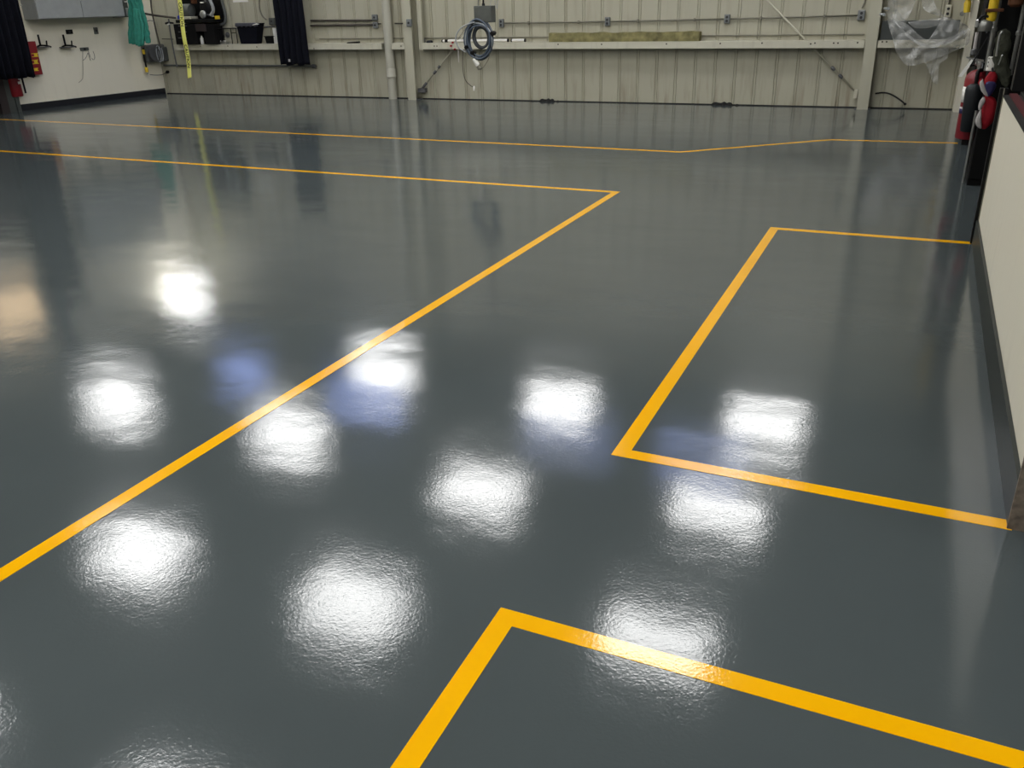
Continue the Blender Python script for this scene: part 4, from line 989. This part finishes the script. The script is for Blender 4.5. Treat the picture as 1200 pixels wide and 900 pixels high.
for xx, yy in ((1041, 10), (1036, 17)):
    q = BW.p(xx, yy, po); MB(BW).tube([(q.x-.05, po-.16, q.z), (q.x, po, q.z)], [.016, .02], 10).build('knot', 'cable_w', t)
# dark board lying behind the film
qa, qb = BW.p(1033, 45, .14), BW.p(1126, 22, .14)
b = MB(BW); b.box((cB[1]+.03, .06, GT+.002), (qb.x, .14, BW.p(1080, 24, .14).z)); 
tag(b.build('dark_board', 'post', bevel=.005), 'dark board standing on the girt behind the plastic film', 'board')
t = thing('cable_stub', BW.w(BW.p(1062, 121, .1)), 'short black cable sticking out low on the wall right of the wide column', 'cable')
MB(BW).tube(pxpath(BW, [(1026, 109.5, .01), (1035, 108.5, .06), (1044, 110.5, .1), (1054, 116.5, .14), (1059.5, 121, .16)], .1, 6), .011, 8).build('cable', 'black', t)
q = BW.p(1060.5, 122, .16); MB(BW).lathe((q.x, .16, q.z-.014), [(.012, 0), (.02, .005), (.02, .025), (.012, .03)], n=10).build('end_cap', 'black', t)
# grime heaps at the wall foot
def heap(xa, xb, y, label):
    pa_, pb_ = BW.p(xa, y, .05), BW.p(xb, y, .05); n = 26; b = MB(BW); rows = []
    for j in range(5):
        row = []
        for i in range(n+1):
            f = i/n; hh_ = (.030*math.sin(PI*f)**.5 if 0 < f < 1 else 0)*(0, 1, .8, .3, 0)[j]*max(.05, 1+1.6*noise.noise((f*9, j*.5, 2)))
            row.append((pa_.x+(pb_.x-pa_.x)*f, (.014+.014*j)+.006*noise.noise((f*9, j, 7)), .001+max(0, hh_)))
        rows.append(row)
    b.grid(rows); tag(b.build('dirt', 'dirt', thick=.001), label, 'dirt', kind='stuff')
heap(630, 655, 118, 'small heap of dark dirt at the foot of the back wall below the insulation slab')
heap(831, 866, 123, 'longer heap of dark dirt at the wall foot left of the wide column')

# ------------------------------------------------------------------ high bay lights
LH = 4.55; K = (EYE+LH)/8.6
refl = [(-11.54, 16.96, 1), (-6.65, 16.73, 1), (-2.1, 17.16, 1), (-16.54, 13.07, 1), (-11.55, 13.16, 1), (-6.63, 12.58, 1), (-2.33, 13.6, 1),
        (-11.14, 8.52, 1), (-6.94, 8.8, 1), (-2.39, 9.87, 1), (-10.9, 4.45, .95), (-6.6, 4.55, .95)]
pos = [(a*K, c*K, LH) for a, c, s in refl] + [(-20.73*.66, 19.75*.66, .66*8.6-EYE)]
pos += [(-12.0, 2.2, LH), (-1.7, -2.6, LH), (-5.0, -3.2, LH), (-8.4, -3.0, LH), (-12, -3, LH), (2.4, -2.5, LH), (-1.65, 3.2, LH), (1.9, 3.4, LH), (1.9, .3, LH), (-1.7, .2, LH), (-5.0, .3, LH), (-8.6, .4, LH)]  # extra lights out of view, added to brighten the room and near floor
first = None
def at_words(x, y):
    return ''
labels = ['second from left in the row nearest the back wall', 'third from left in the row nearest the back wall', 'rightmost in the row nearest the back wall',
 'leftmost in the second row from the back wall', 'second from left in the second row from the back wall', 'third from left in the second row from the back wall', 'rightmost in the second row from the back wall',
 'leftmost of three in the third row from the back wall', 'middle of three in the third row from the back wall', 'rightmost of three in the third row from the back wall',
 'left one of two in the fourth row from the back wall', 'right one of two in the fourth row from the back wall', 'hanging low in the far left corner',
 'added as fill by the left wall near the dark door', 'added as fill behind the camera, nearest on the right', 'added as fill behind the camera, second from the right', 'added as fill behind the camera, third from the right', 'added as fill behind the camera, by the left wall',
 'added as fill at the rear right of the hall', 'added as fill above the near end of the low partition, left of it', 'added as fill behind the low partition, over the dark counter', 'added as fill beside the camera on the right', 'added as fill just left of the camera overhead', 'added as fill a bay left of the camera', 'added as fill two bays left of the camera']
def copy_tree(o, parent=None):
    c = o.copy(); C.objects.link(c); c.parent = parent
    for ch in list(o.children): copy_tree(ch, c)
    return c
for i, (X, Y, Z) in enumerate(pos):
    if first is None:
        t = thing('ceiling_light', (X, Y, Z), '', 'ceiling light', 'high bay lights')
        w_, d_ = .57, .38
        MB().box((X-w_, Y-d_, Z+.03), (X+w_, Y+d_, Z+.09)).build('housing', 'lamp_h', t, bevel=.01)
        MB().box((X-w_+.03, Y-d_+.03, Z-.08), (X+w_-.03, Y+d_-.03, Z+.029)).build('diffuser', 'lamp', t)
        for s in (-1, 1): MB().tube([(X+s*.4, Y, Z+.0905), (X+s*.4, Y, HC-.002)], .006, 6).build('hanger_rod', 'steel', t)
        first = t; o = t
        kids = list(t.children)
    else:
        o = copy_tree(first); o.location = (X, Y, Z)
        if Z < LH-.01:
            o.scale = (.85, .85, 1)
            for ch in o.children:
                if ch.name.startswith('hanger_rod'): ch.scale.z = (HC-Z-.09)/(HC-LH-.09)
    o['label'] = 'white high bay light ' + labels[i]

# ------------------------------------------------------------------ world and colour
w = bpy.data.worlds.new('world'); bpy.context.scene.world = w; w.use_nodes = True
w.node_tree.nodes['Background'].inputs[0].default_value = (.05, .055, .065, 1); w.node_tree.nodes['Background'].inputs[1].default_value = .3
vs_ = bpy.context.scene.view_settings
vs_.view_transform = 'Standard'; vs_.look = 'None'; vs_.gamma = 1; vs_.use_curve_mapping = False; vs_.exposure = 0.0
